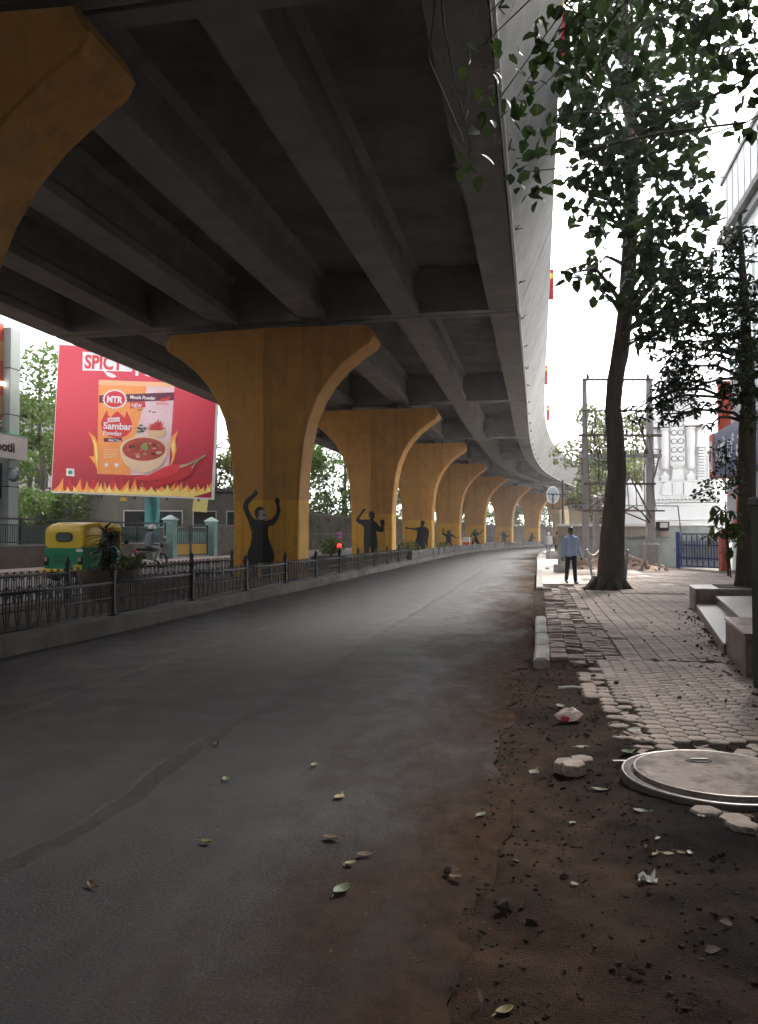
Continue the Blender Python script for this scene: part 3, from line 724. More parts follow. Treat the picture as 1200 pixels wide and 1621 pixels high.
def ellipsoid_pts(c, r, n, rs, shell=0.45):
    d = rs.normal(size=(n, 3)); d /= np.linalg.norm(d, axis=1, keepdims=True)
    q = rs.uniform(shell ** 3, 1, n) ** (1 / 3)
    return np.array(c)[None] + d * q[:, None] * np.array(r)[None]
def limb(mb, a, b, r0, r1, rs, sag=0.12, n=6, k=6):
    a = Vector(a); b = Vector(b); L = (b - a).length; pts = []
    o1 = Vector(rs.normal(0, sag * L * 0.5, 3)); 
    for i in range(n):
        u = i / (n - 1); p = a.lerp(b, u) + o1 * math.sin(u * math.pi) + Vector((0, 0, 0.10 * L * math.sin(u * math.pi)))
        if 0 < i < n - 1: p += Vector(rs.normal(0, 0.012 * L, 3))
        pts.append(p)
    mb.tube(pts, [r0 + (r1 - r0) * i / (n - 1) for i in range(n)], k)
    return pts
def tree(name, label, trunk_path, trunk_r, clusters, leaf_size, proto, lm, seed, group=None, fork=None, sides=14, droop=.35, twig=3, branch_r=0.055, cat='tree', bark=None, whorl=0, dens=1.0, wob=1.0):
    rs = np.random.RandomState(seed)
    base = Vector(trunk_path[0]); t = thing(name, label, cat, base, 0, group)
    mb = MB(); path = [Vector(p) - base for p in trunk_path]
    # finer, slightly irregular trunk
    P = []; RR = []
    for i in range(len(path) - 1):
        for u in (0, .5):
            P.append(path[i].lerp(path[i + 1], u)); RR.append(trunk_r[i] + (trunk_r[i + 1] - trunk_r[i]) * u)
    P.append(path[-1]); RR.append(trunk_r[-1])
    mb.tube(P, [r * (1 + rs.normal(0, .03)) for r in RR], sides)
    bm_ = MB(); cents = []; dirs = []
    fork = fork or [len(P) // 2, len(P) - 1]
    for (c, r, n) in clusters:
        n = int(n * dens); c = Vector(c) - base
        # branch from the nearest suitable trunk point below the cluster
        best = min(range(fork[0], fork[1] + 1), key=lambda i: (P[i] - c).length + (3 if P[i].z > c.z + .3 else 0))
        pts = limb(bm_, P[best], c, min(branch_r * (1.0 + 0.05 * (P[best] - c).length), RR[best] * .75), min(.014, branch_r * .5), rs, sag=.12 * wob)
        for q in range(twig):
            e = Vector(ellipsoid_pts(c, r, 1, rs, .6)[0]); limb(bm_, pts[rs.randint(3, 5)], e, 0.016, 0.005, rs, n=4, k=4)
        if whorl:
            m = max(1, n // whorl); cc = ellipsoid_pts(c, r, m, rs, .2)
            cents.append(np.repeat(cc, whorl, 0) + rs.normal(0, .012, (m * whorl, 3)))
        else: cents.append(ellipsoid_pts(c, r, n, rs, .15))
    trunk = obj('trunk', mb, bark or M_bark, t, smooth=True)
    obj('branches', bm_, bark or M_bark, t, smooth=True)
    V, Fq = leaves(np.concatenate(cents), leaf_size, proto, rs, droop)
    cr = np_mesh('crown', V, Fq, lm, t)
    return t
def cl(px, py, Y, rpx, n, flat=1.0, dy=1.0):
    r = rpx * Y / F
    return (tuple(at(px, py, Y)), (r, r * dy, r * flat), n)

# the big tree on the footpath
TP = [(962, 940, 22.4), (965, 925, 22.4), (967, 895, 22.35), (969, 850, 22.3), (973, 800, 22.3), (977, 750, 22.2), (976, 700, 22.2), (972, 645, 22.1), (976, 600, 22.0), (984, 560, 21.9), (992, 500, 21.8), (999, 420, 21.6), (1004, 330, 21.4), (1006, 230, 21.2), (1003, 120, 21.0), (995, 0, 20.8), (985, -120, 20.6)]
TR = [.50, .41, .375, .335, .30, .265, .235, .22, .23, .232, .22, .205, .19, .17, .15, .11, .07]
c1 = [cl(1000, 60, 20, 85, 230), cl(950, 40, 18, 60, 130), cl(960, 150, 19, 65, 150), cl(1060, 130, 18, 70, 170), cl(1040, 225, 19, 70, 190), cl(945, 235, 19, 52, 110), cl(1085, 285, 18, 55, 110), cl(1000, 320, 20.5, 62, 140), cl(1060, 370, 18.5, 52, 110), cl(935, 335, 20, 34, 40), cl(950, 415, 21, 32, 36), cl(1030, 455, 20, 46, 90), cl(1095, 420, 18, 40, 70), cl(905, 430, 19, 20, 14), cl(1130, 60, 18, 55, 100), cl(1100, 180, 17, 45, 70), cl(920, 150, 18, 46, 80), cl(985, 250, 18, 55, 110), cl(1000, -60, 20, 110, 260), cl(1130, -60, 18, 90, 180), cl(900, 0, 17, 45, 70), cl(1045, 505, 20, 36, 46), cl(1110, 340, 18, 34, 44),
      cl(1070, 60, 24, 90, 160), cl(980, 180, 24, 70, 120), cl(1050, 430, 19, 50, 90), cl(1080, 490, 19, 44, 70), cl(1030, 530, 20, 26, 26), cl(915, 90, 19, 40, 50), cl(930, 290, 19, 36, 40), cl(960, 460, 20.5, 24, 18)]
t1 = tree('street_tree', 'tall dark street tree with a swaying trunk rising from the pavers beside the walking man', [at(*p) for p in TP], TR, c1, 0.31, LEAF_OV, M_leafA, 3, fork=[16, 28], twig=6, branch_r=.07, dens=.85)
rb = MB(); rsx = np.random.RandomState(2)      # surface roots
for a in (2.6, 3.3, 4.0, 5.0, 5.9, 0.3, 1.2):
    d = Vector((math.cos(a), math.sin(a), 0)); L = rsx.uniform(.35, .7)
    rb.tube([d * .3 + Vector((0, 0, .35)), d * .5 + Vector((0, 0, .16)), d * (.5 + L * .3) + Vector((0, 0, .07)), d * (.55 + L * .6) + Vector((rsx.uniform(-.1, .1), 0, .03))], [.16, .10, .055, .025], 7)
obj('roots', rb, M_bark, t1, smooth=True, loc=(0, 0, 0.06))

# overhanging tree near the camera, trunk right of the picture
c2 = [cl(765, 60, 9, 42, 9), cl(745, 235, 10, 42, 10), cl(845, 110, 9, 60, 26), cl(860, 200, 9.5, 40, 18), cl(830, 265, 10, 40, 14), cl(850, 300, 10.5, 26, 8), cl(790, 150, 9.5, 50, 14), cl(1125, 60, 10, 55, 46), cl(1185, 110, 9, 50, 40), cl(1150, 0, 9, 70, 60), cl(1050, 0, 9.5, 60, 44), cl(960, 10, 9.5, 60, 40), cl(890, 40, 9, 50, 30), cl(1195, 30, 10, 50, 40), cl(1000, 90, 10, 40, 16), cl(1190, 190, 10, 28, 12), cl(925, 110, 9.5, 40, 18)]
for (x, y, z, r, n) in [(3.5, 6, 9.5, 1.8, 260), (5.5, 8, 10.5, 2.0, 260), (6.8, 4.5, 9.5, 2.0, 260), (4.2, 2.5, 8.8, 1.9, 260), (1.8, 4.0, 9.4, 1.7, 220), (5.8, 1.0, 8.6, 2.0, 240), (2.2, 0.5, 8.6, 1.8, 240), (0.3, 2.0, 9.0, 1.5, 180), (3.8, -1.8, 8.8, 2.0, 220), (7.8, 7.0, 9.8, 1.8, 220), (5.5, 10.5, 11.5, 1.8, 200), (1.5, -2.5, 8.6, 2.2, 420), (4.5, -4.5, 8.8, 2.4, 460), (1.0, -6, 8.6, 2.4, 460), (7.5, -2, 9.4, 2.4, 400), (8, 1.5, 10, 2.2, 360), (-.6, -.6, 8.4, 1.6, 260), (4, 0, 10.5, 2.4, 420), (2.5, 3, 10.8, 2.2, 360), (0, -9, 9, 2.6, 420), (4, -9, 9.5, 2.8, 420), (7, -6, 10, 2.6, 380), (1, -13, 9.5, 2.8, 420), (5.5, -13, 10, 2.8, 420), (7.5, 5, 11.5, 2.2, 300), (5, 6, 11.5, 2.2, 300)]:
    c2.append(((x, y, z), (r, r, r * .6), n * 5))  # unseen crown overhead and behind the camera, added to shade the foreground
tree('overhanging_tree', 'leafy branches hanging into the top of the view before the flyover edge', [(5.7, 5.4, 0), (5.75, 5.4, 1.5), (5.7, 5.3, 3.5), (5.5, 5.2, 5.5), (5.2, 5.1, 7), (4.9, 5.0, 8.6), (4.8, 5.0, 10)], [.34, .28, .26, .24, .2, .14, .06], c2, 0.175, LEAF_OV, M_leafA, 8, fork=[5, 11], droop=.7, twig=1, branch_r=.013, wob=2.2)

# tree in the granite planter
T2P = [(1181, 934, 16.4), (1181, 900, 16.4), (1182, 830, 16.4), (1183, 760, 16.4), (1184, 700, 16.3), (1187, 640, 16.2), (1186, 560, 16.1), (1184, 480, 16.0), (1180, 400, 15.9), (1178, 340, 15.8)]
T2R = [.26, .205, .185, .178, .17, .14, .115, .09, .06, .03]
c3 = [cl(1150, 420, 15, 52, 330), cl(1105, 480, 16, 48, 330), cl(1180, 500, 15, 58, 420), cl(1125, 555, 16, 58, 460), cl(1070, 545, 16, 42, 250), cl(1195, 600, 14.5, 46, 300), cl(1090, 620, 16, 44, 270), cl(1035, 640, 16, 26, 60), cl(1150, 630, 15, 36, 120), cl(1205, 660, 14.5, 26, 60), cl(1180, 365, 15, 34, 150), cl(1065, 600, 16.5, 36, 170), cl(1090, 430, 16, 30, 120), cl(1140, 500, 17, 70, 480), cl(1240, 480, 16, 70, 420), cl(1230, 580, 16, 60, 320), cl(1005, 650, 16, 16, 24), cl(1055, 655, 15.5, 24, 50), cl(1125, 680, 15.6, 14, 14)]
tree('planter_tree', 'slim dark tree with narrow leaves growing in the granite planter at right', [at(*p) for p in T2P], T2R, c3, 0.16, LEAF_LA, M_leafB, 12, fork=[7, 18], droop=.3, twig=5, branch_r=.04, whorl=7, dens=1.3)
c4 = [cl(1148, 715, 16.1, 22, 90), cl(1125, 775, 16.1, 22, 90), cl(1165, 770, 16.1, 18, 60), cl(1150, 745, 16.1, 26, 110), cl(1100, 780, 16.1, 8, 14)]
tree('sapling', 'thin young sapling in the planter in front of the blue gate', [at(1152, 912, 16.2), at(1150, 860, 16.2), at(1148, 800, 16.2), at(1150, 740, 16.1), at(1150, 690, 16.1)], [.022, .02, .017, .012, .005], c4, 0.085, LEAF_OV, M_leafB, 14, fork=[3, 7], sides=6, twig=2, branch_r=.01, cat='sapling')
c5 = [cl(1142, 810, 15.9, 18, 50), cl(1158, 825, 15.9, 20, 60), cl(1130, 840, 15.9, 14, 24), cl(1165, 850, 15.9, 14, 20), cl(1155, 870, 16, 10, 14)]
tree('shrub', 'drooping long-leaved shrub below the sapling in the planter', [at(1156, 914, 15.95), at(1154, 880, 15.95), at(1151, 840, 15.95), at(1150, 805, 15.9)], [.016, .014, .011, .005], c5, 0.2, LEAF_LA, mat('leaf_yellowgreen', (0.05, 0.075, 0.02), (0.10, 0.12, 0.03), .5, 3, 3, trans=.25), 15, fork=[1, 5], sides=6, twig=1, branch_r=.008, cat='shrub', droop=.9, whorl=6)

# background trees: each its own object
def bg_tree(x, y, z, h, r, seed, label, lm, n=5200, leaf=.30, group='trees behind the left compound wall', lean=0.0, trunk_r=.22, low=.35):
    rs = np.random.RandomState(seed)
    cl_ = []
    nb = 16
    for k in range(nb):
        u = rs.uniform(low, 1.0); a = rs.uniform(0, 6.28); rr = r * math.sqrt(max(.05, 1 - ((u - .62) / .52) ** 2)) * rs.uniform(.25, .95)
        br = r * rs.uniform(.26, .44)
        cl_.append(((x + lean * u + math.cos(a) * rr, y + math.sin(a) * rr, z + h * u - br * .4), (br, br, br * .72), n // nb))
    path = [(x, y, z), (x + lean * .1, y, z + h * .15), (x + lean * .3 + rs.normal(0, .15), y, z + h * .35), (x + lean * .6, y, z + h * .6), (x + lean, y, z + h * .88)]
    return tree('background_tree', label, path, [trunk_r * 1.3, trunk_r, trunk_r * .85, trunk_r * .6, .05], cl_, leaf, LEAF_OV, lm, seed, group, fork=[3, 8], sides=8, twig=1, branch_r=.09)
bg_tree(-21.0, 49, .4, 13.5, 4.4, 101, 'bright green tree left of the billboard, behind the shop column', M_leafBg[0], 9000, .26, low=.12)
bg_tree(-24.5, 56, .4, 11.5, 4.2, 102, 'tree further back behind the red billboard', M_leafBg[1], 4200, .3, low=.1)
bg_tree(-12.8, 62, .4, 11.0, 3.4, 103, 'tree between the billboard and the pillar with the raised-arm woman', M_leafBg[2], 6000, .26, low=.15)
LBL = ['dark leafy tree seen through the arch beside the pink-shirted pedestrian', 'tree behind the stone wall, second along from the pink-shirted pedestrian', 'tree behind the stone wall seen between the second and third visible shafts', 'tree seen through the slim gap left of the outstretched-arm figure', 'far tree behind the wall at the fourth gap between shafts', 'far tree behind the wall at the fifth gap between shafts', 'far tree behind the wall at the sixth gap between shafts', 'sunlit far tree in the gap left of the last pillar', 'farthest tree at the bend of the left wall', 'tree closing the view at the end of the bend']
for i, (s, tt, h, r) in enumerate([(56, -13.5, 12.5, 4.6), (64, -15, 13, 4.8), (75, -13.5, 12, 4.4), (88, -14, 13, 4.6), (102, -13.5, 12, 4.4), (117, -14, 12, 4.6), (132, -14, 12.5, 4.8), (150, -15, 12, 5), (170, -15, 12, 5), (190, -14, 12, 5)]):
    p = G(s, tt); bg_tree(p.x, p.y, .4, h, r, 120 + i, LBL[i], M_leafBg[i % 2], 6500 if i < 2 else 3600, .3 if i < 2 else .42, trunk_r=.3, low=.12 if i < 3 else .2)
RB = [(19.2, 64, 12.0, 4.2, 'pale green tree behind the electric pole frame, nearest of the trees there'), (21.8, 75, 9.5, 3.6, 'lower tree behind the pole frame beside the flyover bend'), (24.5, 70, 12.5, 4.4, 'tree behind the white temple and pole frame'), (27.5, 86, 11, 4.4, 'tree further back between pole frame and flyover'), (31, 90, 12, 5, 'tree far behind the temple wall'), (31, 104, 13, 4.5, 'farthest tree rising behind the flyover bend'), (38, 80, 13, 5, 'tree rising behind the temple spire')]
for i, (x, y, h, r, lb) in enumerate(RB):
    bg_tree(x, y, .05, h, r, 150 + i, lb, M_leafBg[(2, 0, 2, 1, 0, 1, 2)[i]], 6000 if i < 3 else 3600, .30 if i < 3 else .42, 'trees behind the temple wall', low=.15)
# ------------------------------------------------------------------ median furniture
def fence(t0, s_list, npale, label, seed):
    rs = random.Random(seed)
    a = G(s_list[0], t0, .25)
    f = thing('median_fence', label, 'fence', a)
    loc = lambda s, z=0: G(s, t0, .25 + z) - a
    post = MB(); post.cbox((0, 0, .02), (.15, .15, .06), .01); post.cbox((0, 0, .41), (.085, .085, .76), .008); post.cbox((0, 0, .80), (.11, .11, .05), .01); post.lathe([(.03, .82), (.05, .85), (.052, .88), (.03, .92), (.012, .96)], 8)
    PM = post.mesh('post'); PM.materials.append(M_iron)
    for s in s_list:
        piece('post', PM, loc(s), (rs.gauss(0, .012), rs.gauss(0, .012), head(s)), f)
    for a_, b_ in zip(s_list, s_list[1:]):
        for z, r in ((.60, .024), (.33, .011), (.04, .014)):
            obj('rail', MB().tube([loc(a_, z), loc((a_ + b_) / 2, z), loc(b_, z)], r, 6), M_iron, f, smooth=True)
        w = (b_ - a_) / npale
        u = MB(); h = .014
        u.bar((0, 0, .03), (0, 0, .66), .017)
        u.ball((0, 0, .685), .022, 6, 4)
        for sg in (-1, 1):
            x = w * .30 * sg
            u.bar((0, sg * .012, .03), (0, x, .33), .014); u.bar((0, x, .33), (0, x, .60), .014)
            u.bar((0, 0, .70), (0, w * .46 * sg, .615), .014); u.bar((0, 0, .50), (0, w * .3 * sg, .585), .012)
        PA = u.mesh('pale'); PA.materials.append(M_iron)
        for k in range(npale):
            s = a_ + w * (k + .5)
            piece('pale', PA, loc(s), (rs.gauss(0, .012), rs.gauss(0, .008), head(s)), f)
    f.scale = (1, 1, .92)
    return f
posts = [-6.4 + 3.13 * k for k in range(14)]
nf = fence(1.45, posts, 13, 'black wrought iron fence along the near edge of the median', 1)
fence(-1.45, [-3.2 + 3.13 * k for k in range(9)], 13, 'black iron fence on the far edge of the median, behind the planter bowl', 2)
# red blinker on a fence post
bl = thing('warning_light', 'small lit red warning light on a fence post before the second painted pillar', 'light', G(posts[8], 1.45, 1.13))
obj('lamp_housing', MB().lathe([(.03, 0), (.07, .02), (.07, .05)], 10), M_iron, bl)
obj('lens', MB().lathe([(.068, .05), (.075, .1), (.06, .16), (.02, .19)], 10), mat('red_lamp', (.8, .03, .01), None, .3, emit=((1, .012, .005), 2.2)), bl, smooth=True)
# concrete barrier blocks further on
M_bar = mat('dark_barrier', (0.045, 0.04, 0.036), (0.10, 0.09, 0.08), .9, 2.5, 8, .4, 20, rand=.2)
s = posts[-1] + .3; k = 0
while s < 170:
    L = 2.9
    o = obj('median_barrier', MB().loft([[(-.12, -L / 2 + .06, 0), (.12, -L / 2 + .06, 0), (.12, L / 2 - .06, 0), (-.12, L / 2 - .06, 0)], [(-.12, -L / 2 + .06, .38), (.12, -L / 2 + .06, .38), (.12, L / 2 - .06, .38), (-.12, L / 2 - .06, .38)], [(-.06, -L / 2 + .1, .5), (.06, -L / 2 + .1, .5), (.06, L / 2 - .1, .5), (-.06, L / 2 - .1, .5)]]), M_bar, loc=G(s + L / 2, 1.5, .252), rot=(rnd.gauss(0, .012), rnd.gauss(0, .03), head(s + L / 2) + rnd.gauss(0, .012)))
    tag(o, 'low dark concrete barrier block in the row beyond the iron fence', 'barrier', 'barrier blocks along the median')
    s += L + (.12 if k % 3 else .35); k += 1

# planter bowl and spiky plant
pb = thing('planter_bowl', 'round dark stone planter bowl on the median holding the spiky plant', 'planter', G(6.6, .12, .25))
pb.location = (-5.48, 16.2, .25)
M_bowl = mat('dark_stone', (.07, .05, .042), (.14, .1, .085), .8, 4, 8, .4, 30)
obj('bowl', MB().lathe([(.26, 0), (.34, .05), (.52, .22), (.6, .42), (.63, .50), (.63, .55), (.57, .55), (.55, .48), (.02, .48)], 28), M_bowl, pb, smooth=R(35), scale=(1, 1, 1.2))
obj('soil', MB().lathe([(.55, .585), (.3, .62), (.01, .63)], 16), M_soil, pb)
def spiky(name, label, loc, h, n, seed, leafL=.5, w=.045, col=None, stems=3):
    rs = random.Random(seed); t = thing(name, label, 'plant', loc)
    mb = MB(); st = MB()
    for q in range(stems):
        hh = h * rs.uniform(.55, 1.0); bx, by = rs.uniform(-.12, .12), rs.uniform(-.12, .12); lx, ly = rs.uniform(-.12, .12), rs.uniform(-.12, .12)
        st.tube([(bx, by, 0), (bx + lx * .5, by + ly * .5, hh * .5), (bx + lx, by + ly, hh)], [.022, .018, .01], 6)
        for k in range(n // stems):
            u = rs.uniform(.25, 1.0); b = Vector((bx + lx * u, by + ly * u, hh * u)); a = rs.uniform(0, 6.28); e = rs.uniform(.1, 1.1) if u > .7 else rs.uniform(-.2, .5)
            d = Vector((math.cos(a), math.sin(a), 0)); sd = Vector((-d.y, d.x, 0)); L = leafL * rs.uniform(.6, 1.15)
            pts = [b + d * (L * v * math.cos(e)) + Vector((0, 0, L * (v * math.sin(e) - .55 * v * v))) for v in (0, .3, .65, 1)]
            W = [w * .4, w, w * .8, .002]
            vs = [];
            for p_, ww in zip(pts, W): vs += [p_ - sd * ww / 2, p_ + Vector((0, 0, -ww * .2)), p_ + sd * ww / 2]
            mb.add(vs, [(i * 3 + j, i * 3 + j + 1, i * 3 + j + 4, i * 3 + j + 3) for i in range(3) for j in range(2)])
    obj('stem', st, M_bark, t, smooth=True)
    obj('leaves', mb, col or mat('spiky_leaf', (.014, .018, .013), (.03, .034, .02), .45, 5, 3), t, fix=False)
    return t
spiky('spiky_plant', 'dark spiky-leaved plant in the planter bowl in front of the auto rickshaw', (-5.48, 16.2, .88), 1.02, 90, 3, .52, .05)
M_shrub = mat('shrub_leaf', (.05, .085, .02), (.10, .14, .035), .5, 4, 3, trans=.25)
def shrub(label, loc, r, n, seed, leaf=.13, m=None):
    rs = np.random.RandomState(seed); t = thing('shrub', label, 'shrub', loc)
    mb = MB()
    for k in range(7):
        e = Vector(ellipsoid_pts((0, 0, r * .7), (r, r, r * .6), 1, rs, .6)[0]); limb(mb, (0, 0, 0), e, .015, .005, rs, n=4, k=4)
    obj('stems', mb, M_bark, t)
    V, Fq = leaves(ellipsoid_pts((0, 0, r * .72), (r, r, r * .68), n, rs, .3), leaf, LEAF_LA, rs, 0.0); np_mesh('leaves', V, Fq, m or M_shrub, t)
    return t
shrub('low green shrub at the foot of the spiky plant in the bowl', (-5.05, 16.25, .86), .26, 160, 4)
pl2 = tag(obj('concrete_planter', MB().cbox((0, 0, .22), (1.1, .9, .44), .03).cbox((0, 0, .455), (.86, .66, .03), .01), M_bowl, loc=(-5.0, 18.5, .25), rot=(0, 0, head(8))), 'square concrete planter box on the median behind the planter bowl', 'planter')
tr_ = thing('planter_box', 'dark planter box on the median just past the first full pillar', 'planter', G(22.3, .2, .26), head(22))
obj('box', MB().cbox((0, 0, .25), (1.5, 1.0, .5), .03), M_bowl, tr_); obj('soil', MB().box((0, 0, .51), (1.3, .8, .02)), M_soil, tr_)
shrub('bright leafy shrub in the planter box between the first two pillars', G(22.3, .2, .76), .55, 420, 6, .2, mat('shrub_bright', (.09, .13, .05), (.2, .24, .1), .5, 4, 3, trans=.25))
shrub('green shrub on the median beside the man-raising-hand pillar', G(39.5, .6, .27), .75, 420, 7, .2)
shrub('small shrub on the median before the fourth painted figure', G(55, .8, .27), .6, 200, 9, .2)
bb_ = thing('traffic_barrier', 'small orange and white barrier standing between distant pillars', 'barrier', G(69.5, .9, .27), head(69))
obj('base', MB().cbox((0, 0, .35), (.7, .35, .7), .03), mat('orange_plastic', (.7, .1, .03), None, .5), bb_); obj('top', MB().cbox((0, 0, .95), (.7, .3, .5), .03), M_white, bb_)

# ------------------------------------------------------------------ left side: wall, railing, gate
M_wallL = mat('rendered_wall', (.115, .10, .085), (.18, .155, .13), .93, 1.6, 8, .4, 18, c3=(.06, .05, .043), s3=.6)
M_teal = mat('teal_paint', (.17, .30, .27), (.23, .36, .33), .7, 2.5, 7, .15, 20, c3=(.13, .2, .18), s3=1)
M_railp = mat('dark_rail_paint', (.02, .028, .028), (.04, .05, .05), .5, 8)
TW = -9.72
wl_ = thing('compound_wall', 'low rendered wall with dark railing behind the auto rickshaw', 'wall', G(12, TW, .4))
L0 = G(12, TW, .4)
def lp(s, t, z): return G(s, t, z) - L0
def lsweep(name, prof, s0, s1, ds, m, parent):
    mb = MB().loft([[lp(s, t, z) for t, z in prof] for s in np.linspace(s0, s1, max(2, int((s1 - s0) / ds) + 1))])
    return obj(name, mb, m, parent)
W0, W1 = 2.0, 27.5
lsweep('wall', [(TW - .12, .35), (TW + .12, .35), (TW + .12, 1.22), (TW - .12, 1.22)], W0, W1, 3, M_wallL, wl_)
lsweep('coping', [(TW - .17, 1.222), (TW + .17, 1.222), (TW + .17, 1.28), (TW - .17, 1.28)], W0, W1, 3, mat('pale_coping', (.28, .29, .27), (.38, .38, .36), .9, 2), wl_)
for z, r in ((2.2, .035), (1.98, .022), (1.36, .022)):
    obj('rail', MB().bar(lp(W0, TW, z), lp(W1, TW, z), r * 2), M_railp, wl_)
bp_ = MB().bar((0, 0, -.31), (0, 0, .31), .016).mesh('railing_bar'); bp_.materials.append(M_railp)
n_ = int((W1 - W0) / .125)
for k in range(n_):
    piece('railing_bar', bp_, lp(W0 + .06 + k * .125, TW, 1.67), (0, 0, head(10)), wl_)
for s in np.arange(W0, W1 + .1, 2.83):
    obj('railing_post', MB().bar(lp(s, TW, 1.26), lp(s, TW, 2.24), .07), M_railp, wl_)
# teal sheet behind the railing further in
ms_ = tag(sweep('metal_screen', [(TW - 2.2, .4), (TW - 2.15, .4), (TW - 2.15, 2.0), (TW - 2.2, 2.0)], 6, 30, 4, mat('teal_sheet', (.05, .095, .095), (.075, .13, .125), .6, 1.5)), 'dull teal metal screen standing behind the railing', 'screen')
def gate_post(s, label):
    g = thing('gate_post', label, 'post', G(s, TW, .42), head(s), 'teal gate posts')
    obj('shaft', MB().cbox((0, 0, .98), (.55, .5, 1.96), .02), M_teal, g)
    obj('cap', MB().loft([[(-.33, -.3, 1.97), (.33, -.3, 1.97), (.33, .3, 1.97), (-.33, .3, 1.97)], [(-.33, -.3, 2.02), (.33, -.3, 2.02), (.33, .3, 2.02), (-.33, .3, 2.02)], [(-.03, -.03, 2.24), (.03, -.03, 2.24), (.03, .03, 2.24), (-.03, .03, 2.24)]]), mat('teal_cap', (.45, .55, .53), (.52, .6, .58), .7, 3), g)
gate_post(28.0, 'teal gate post under the billboard, left of the dark gate')
gate_post(33.2, 'teal gate post right of the dark gate, beside the first full pillar')
gt = thing('metal_gate', 'dark double gate with teal bars and ochre lower panels under the billboard', 'gate', G(30.6, TW - .1, .42), head(30.6) + R(90))
gt.rotation_euler = (0, 0, head(30.6))
M_ochre = mat('ochre_paint', (.45, .26, .04), (.52, .31, .06), .7, 3)
for sg in (-1, 1):
    y0, y1 = sorted((sg * .06, sg * 2.2)); ym = (y0 + y1) / 2
    fr = MB()
    for y in (y0, y1): fr.bar((0, y, .12), (0, y, 1.75), .09)
    for z in (.15, .78, 1.45, 1.75): fr.bar((0, y0, z), (0, y1, z), .07)
    lf = obj('gate_leaf', fr, M_railp, gt)
    obj('panel', MB().box((0, ym, .46), (.03, (y1 - y0) - .14, .54)), M_ochre, lf)
    obj('mesh_panel', MB().box((0, ym, 1.1), (.015, (y1 - y0) - .1, .6)), M_teal, lf)
    for k in range(9):
        y = y0 + (y1 - y0) * (k + .7) / 9.4; obj('bar', MB().bar((.02, y, .8), (.02, y, 1.72), .022), M_railp, lf)
tag(obj('entrance_ramp', MB().loft([[lp(27.6, TW + .2, .44), lp(33.6, TW + .2, .44), lp(34.6, -7.1, .29), lp(26.8, -7.1, .29)], [lp(27.6, TW + .2, .452), lp(33.6, TW + .2, .452), lp(34.6, -7.1, .292), lp(26.8, -7.1, .292)]]), M_pink, loc=L0), 'pinkish ramp in front of the dark gate', 'ramp', kind='structure')
# stone wall beyond the gate
M_stone = mat('stone_wall', (.085, .07, .058), (.16, .132, .108), .95, 2.6, 8, .6, 14, c3=(.05, .045, .04), s3=.7)
sw = thing('stone_wall', 'tall dark stone compound wall seen between the pillars', 'wall', L0)
lsweep('wall', [(TW - .2, .35), (TW + .2, .35), (TW + .2, 2.15), (TW - .2, 2.15)], 33.6, 46, 3, M_stone, sw)
lsweep('coping', [(TW - .25, 2.152), (TW + .25, 2.152), (TW + .25, 2.25), (TW - .25, 2.25)], 33.6, 46, 3, M_conc, sw)
lsweep('wall', [(TW - .2, .35), (TW + .2, .35), (TW + .2, 3.35), (TW - .2, 3.35)], 46, 210, 4, M_stone, sw)
lsweep('ledge', [(TW + .2, 1.72), (TW + .24, 1.72), (TW + .24, 1.80), (TW + .2, 1.80)], 46, 210, 4, M_conc, sw)
lsweep('coping', [(TW - .25, 3.352), (TW + .25, 3.352), (TW + .25, 3.44), (TW - .25, 3.44)], 46, 210, 4, M_conc, sw)
# building bits behind: pale house wall above the trees, low house behind the gate
M_beige = mat('beige_render', (.36, .34, .31), (.45, .43, .39), .9, .8, 7, c3=(.25, .23, .21), s3=.3)
hb = thing('house', 'pale grey building wall rising behind the tree left of the billboard', 'house', (-31, 74, .4), .3)
obj('wall', MB().box((0, 0, 6.2), (14, 8, 12.4)), M_beige, hb); obj('parapet', MB().box((0, -.1, 12.6), (14.4, 8.4, .5)), M_conc, hb)
for k in range(5):
    for q in range(3):
        w_ = obj('window', MB().box((-5.2 + k * 2.6, -4.01, 2.6 + q * 3.4), (1.3, .1, 1.5)), mat('window_frame', (.5, .5, .48), None, .6), hb); obj('pane', MB().box((-5.2 + k * 2.6, -4.08, 2.6 + q * 3.4), (1.1, .06, 1.3)), mat('dark_glass', (.02, .025, .03), None, .12, spec=.6), w_)
hc = thing('house', 'low cream house with dark windows behind the gate under the billboard', 'house', (-12.6, 52.5, .4), .25)
obj('wall', MB().box((0, 0, 2.0), (15, 4, 4.0)), mat('dingy_render', (.10, .095, .085), (.16, .15, .135), .9, 1, 7), hc); obj('roof', MB().box((0, 0, 4.12), (15.4, 4.6, .22)), M_concd, hc)
for k in range(4):
    w_ = obj('window', MB().box((-3.2 + k * 2.1, -2.01, 2.25), (1.5, .1, 1.1)), mat('window_frame', (.5, .5, .48), None, .6), hc); obj('pane', MB().box((-3.2 + k * 2.1, -2.08, 2.25), (1.36, .06, .96)), mat('dark_glass', (.02, .025, .03), None, .12, spec=.6), w_)
ys = tag(obj('banner', MB().box((0, 0, 0), (.9, .04, 1.6)), mat('yellow_cloth', (.6, .5, .12), (.7, .62, .3), .8, 4), loc=(-11.2, 50, 3.9), rot=(0, .1, .1)), 'yellow cloth banner hanging between billboard and first full pillar', 'banner')

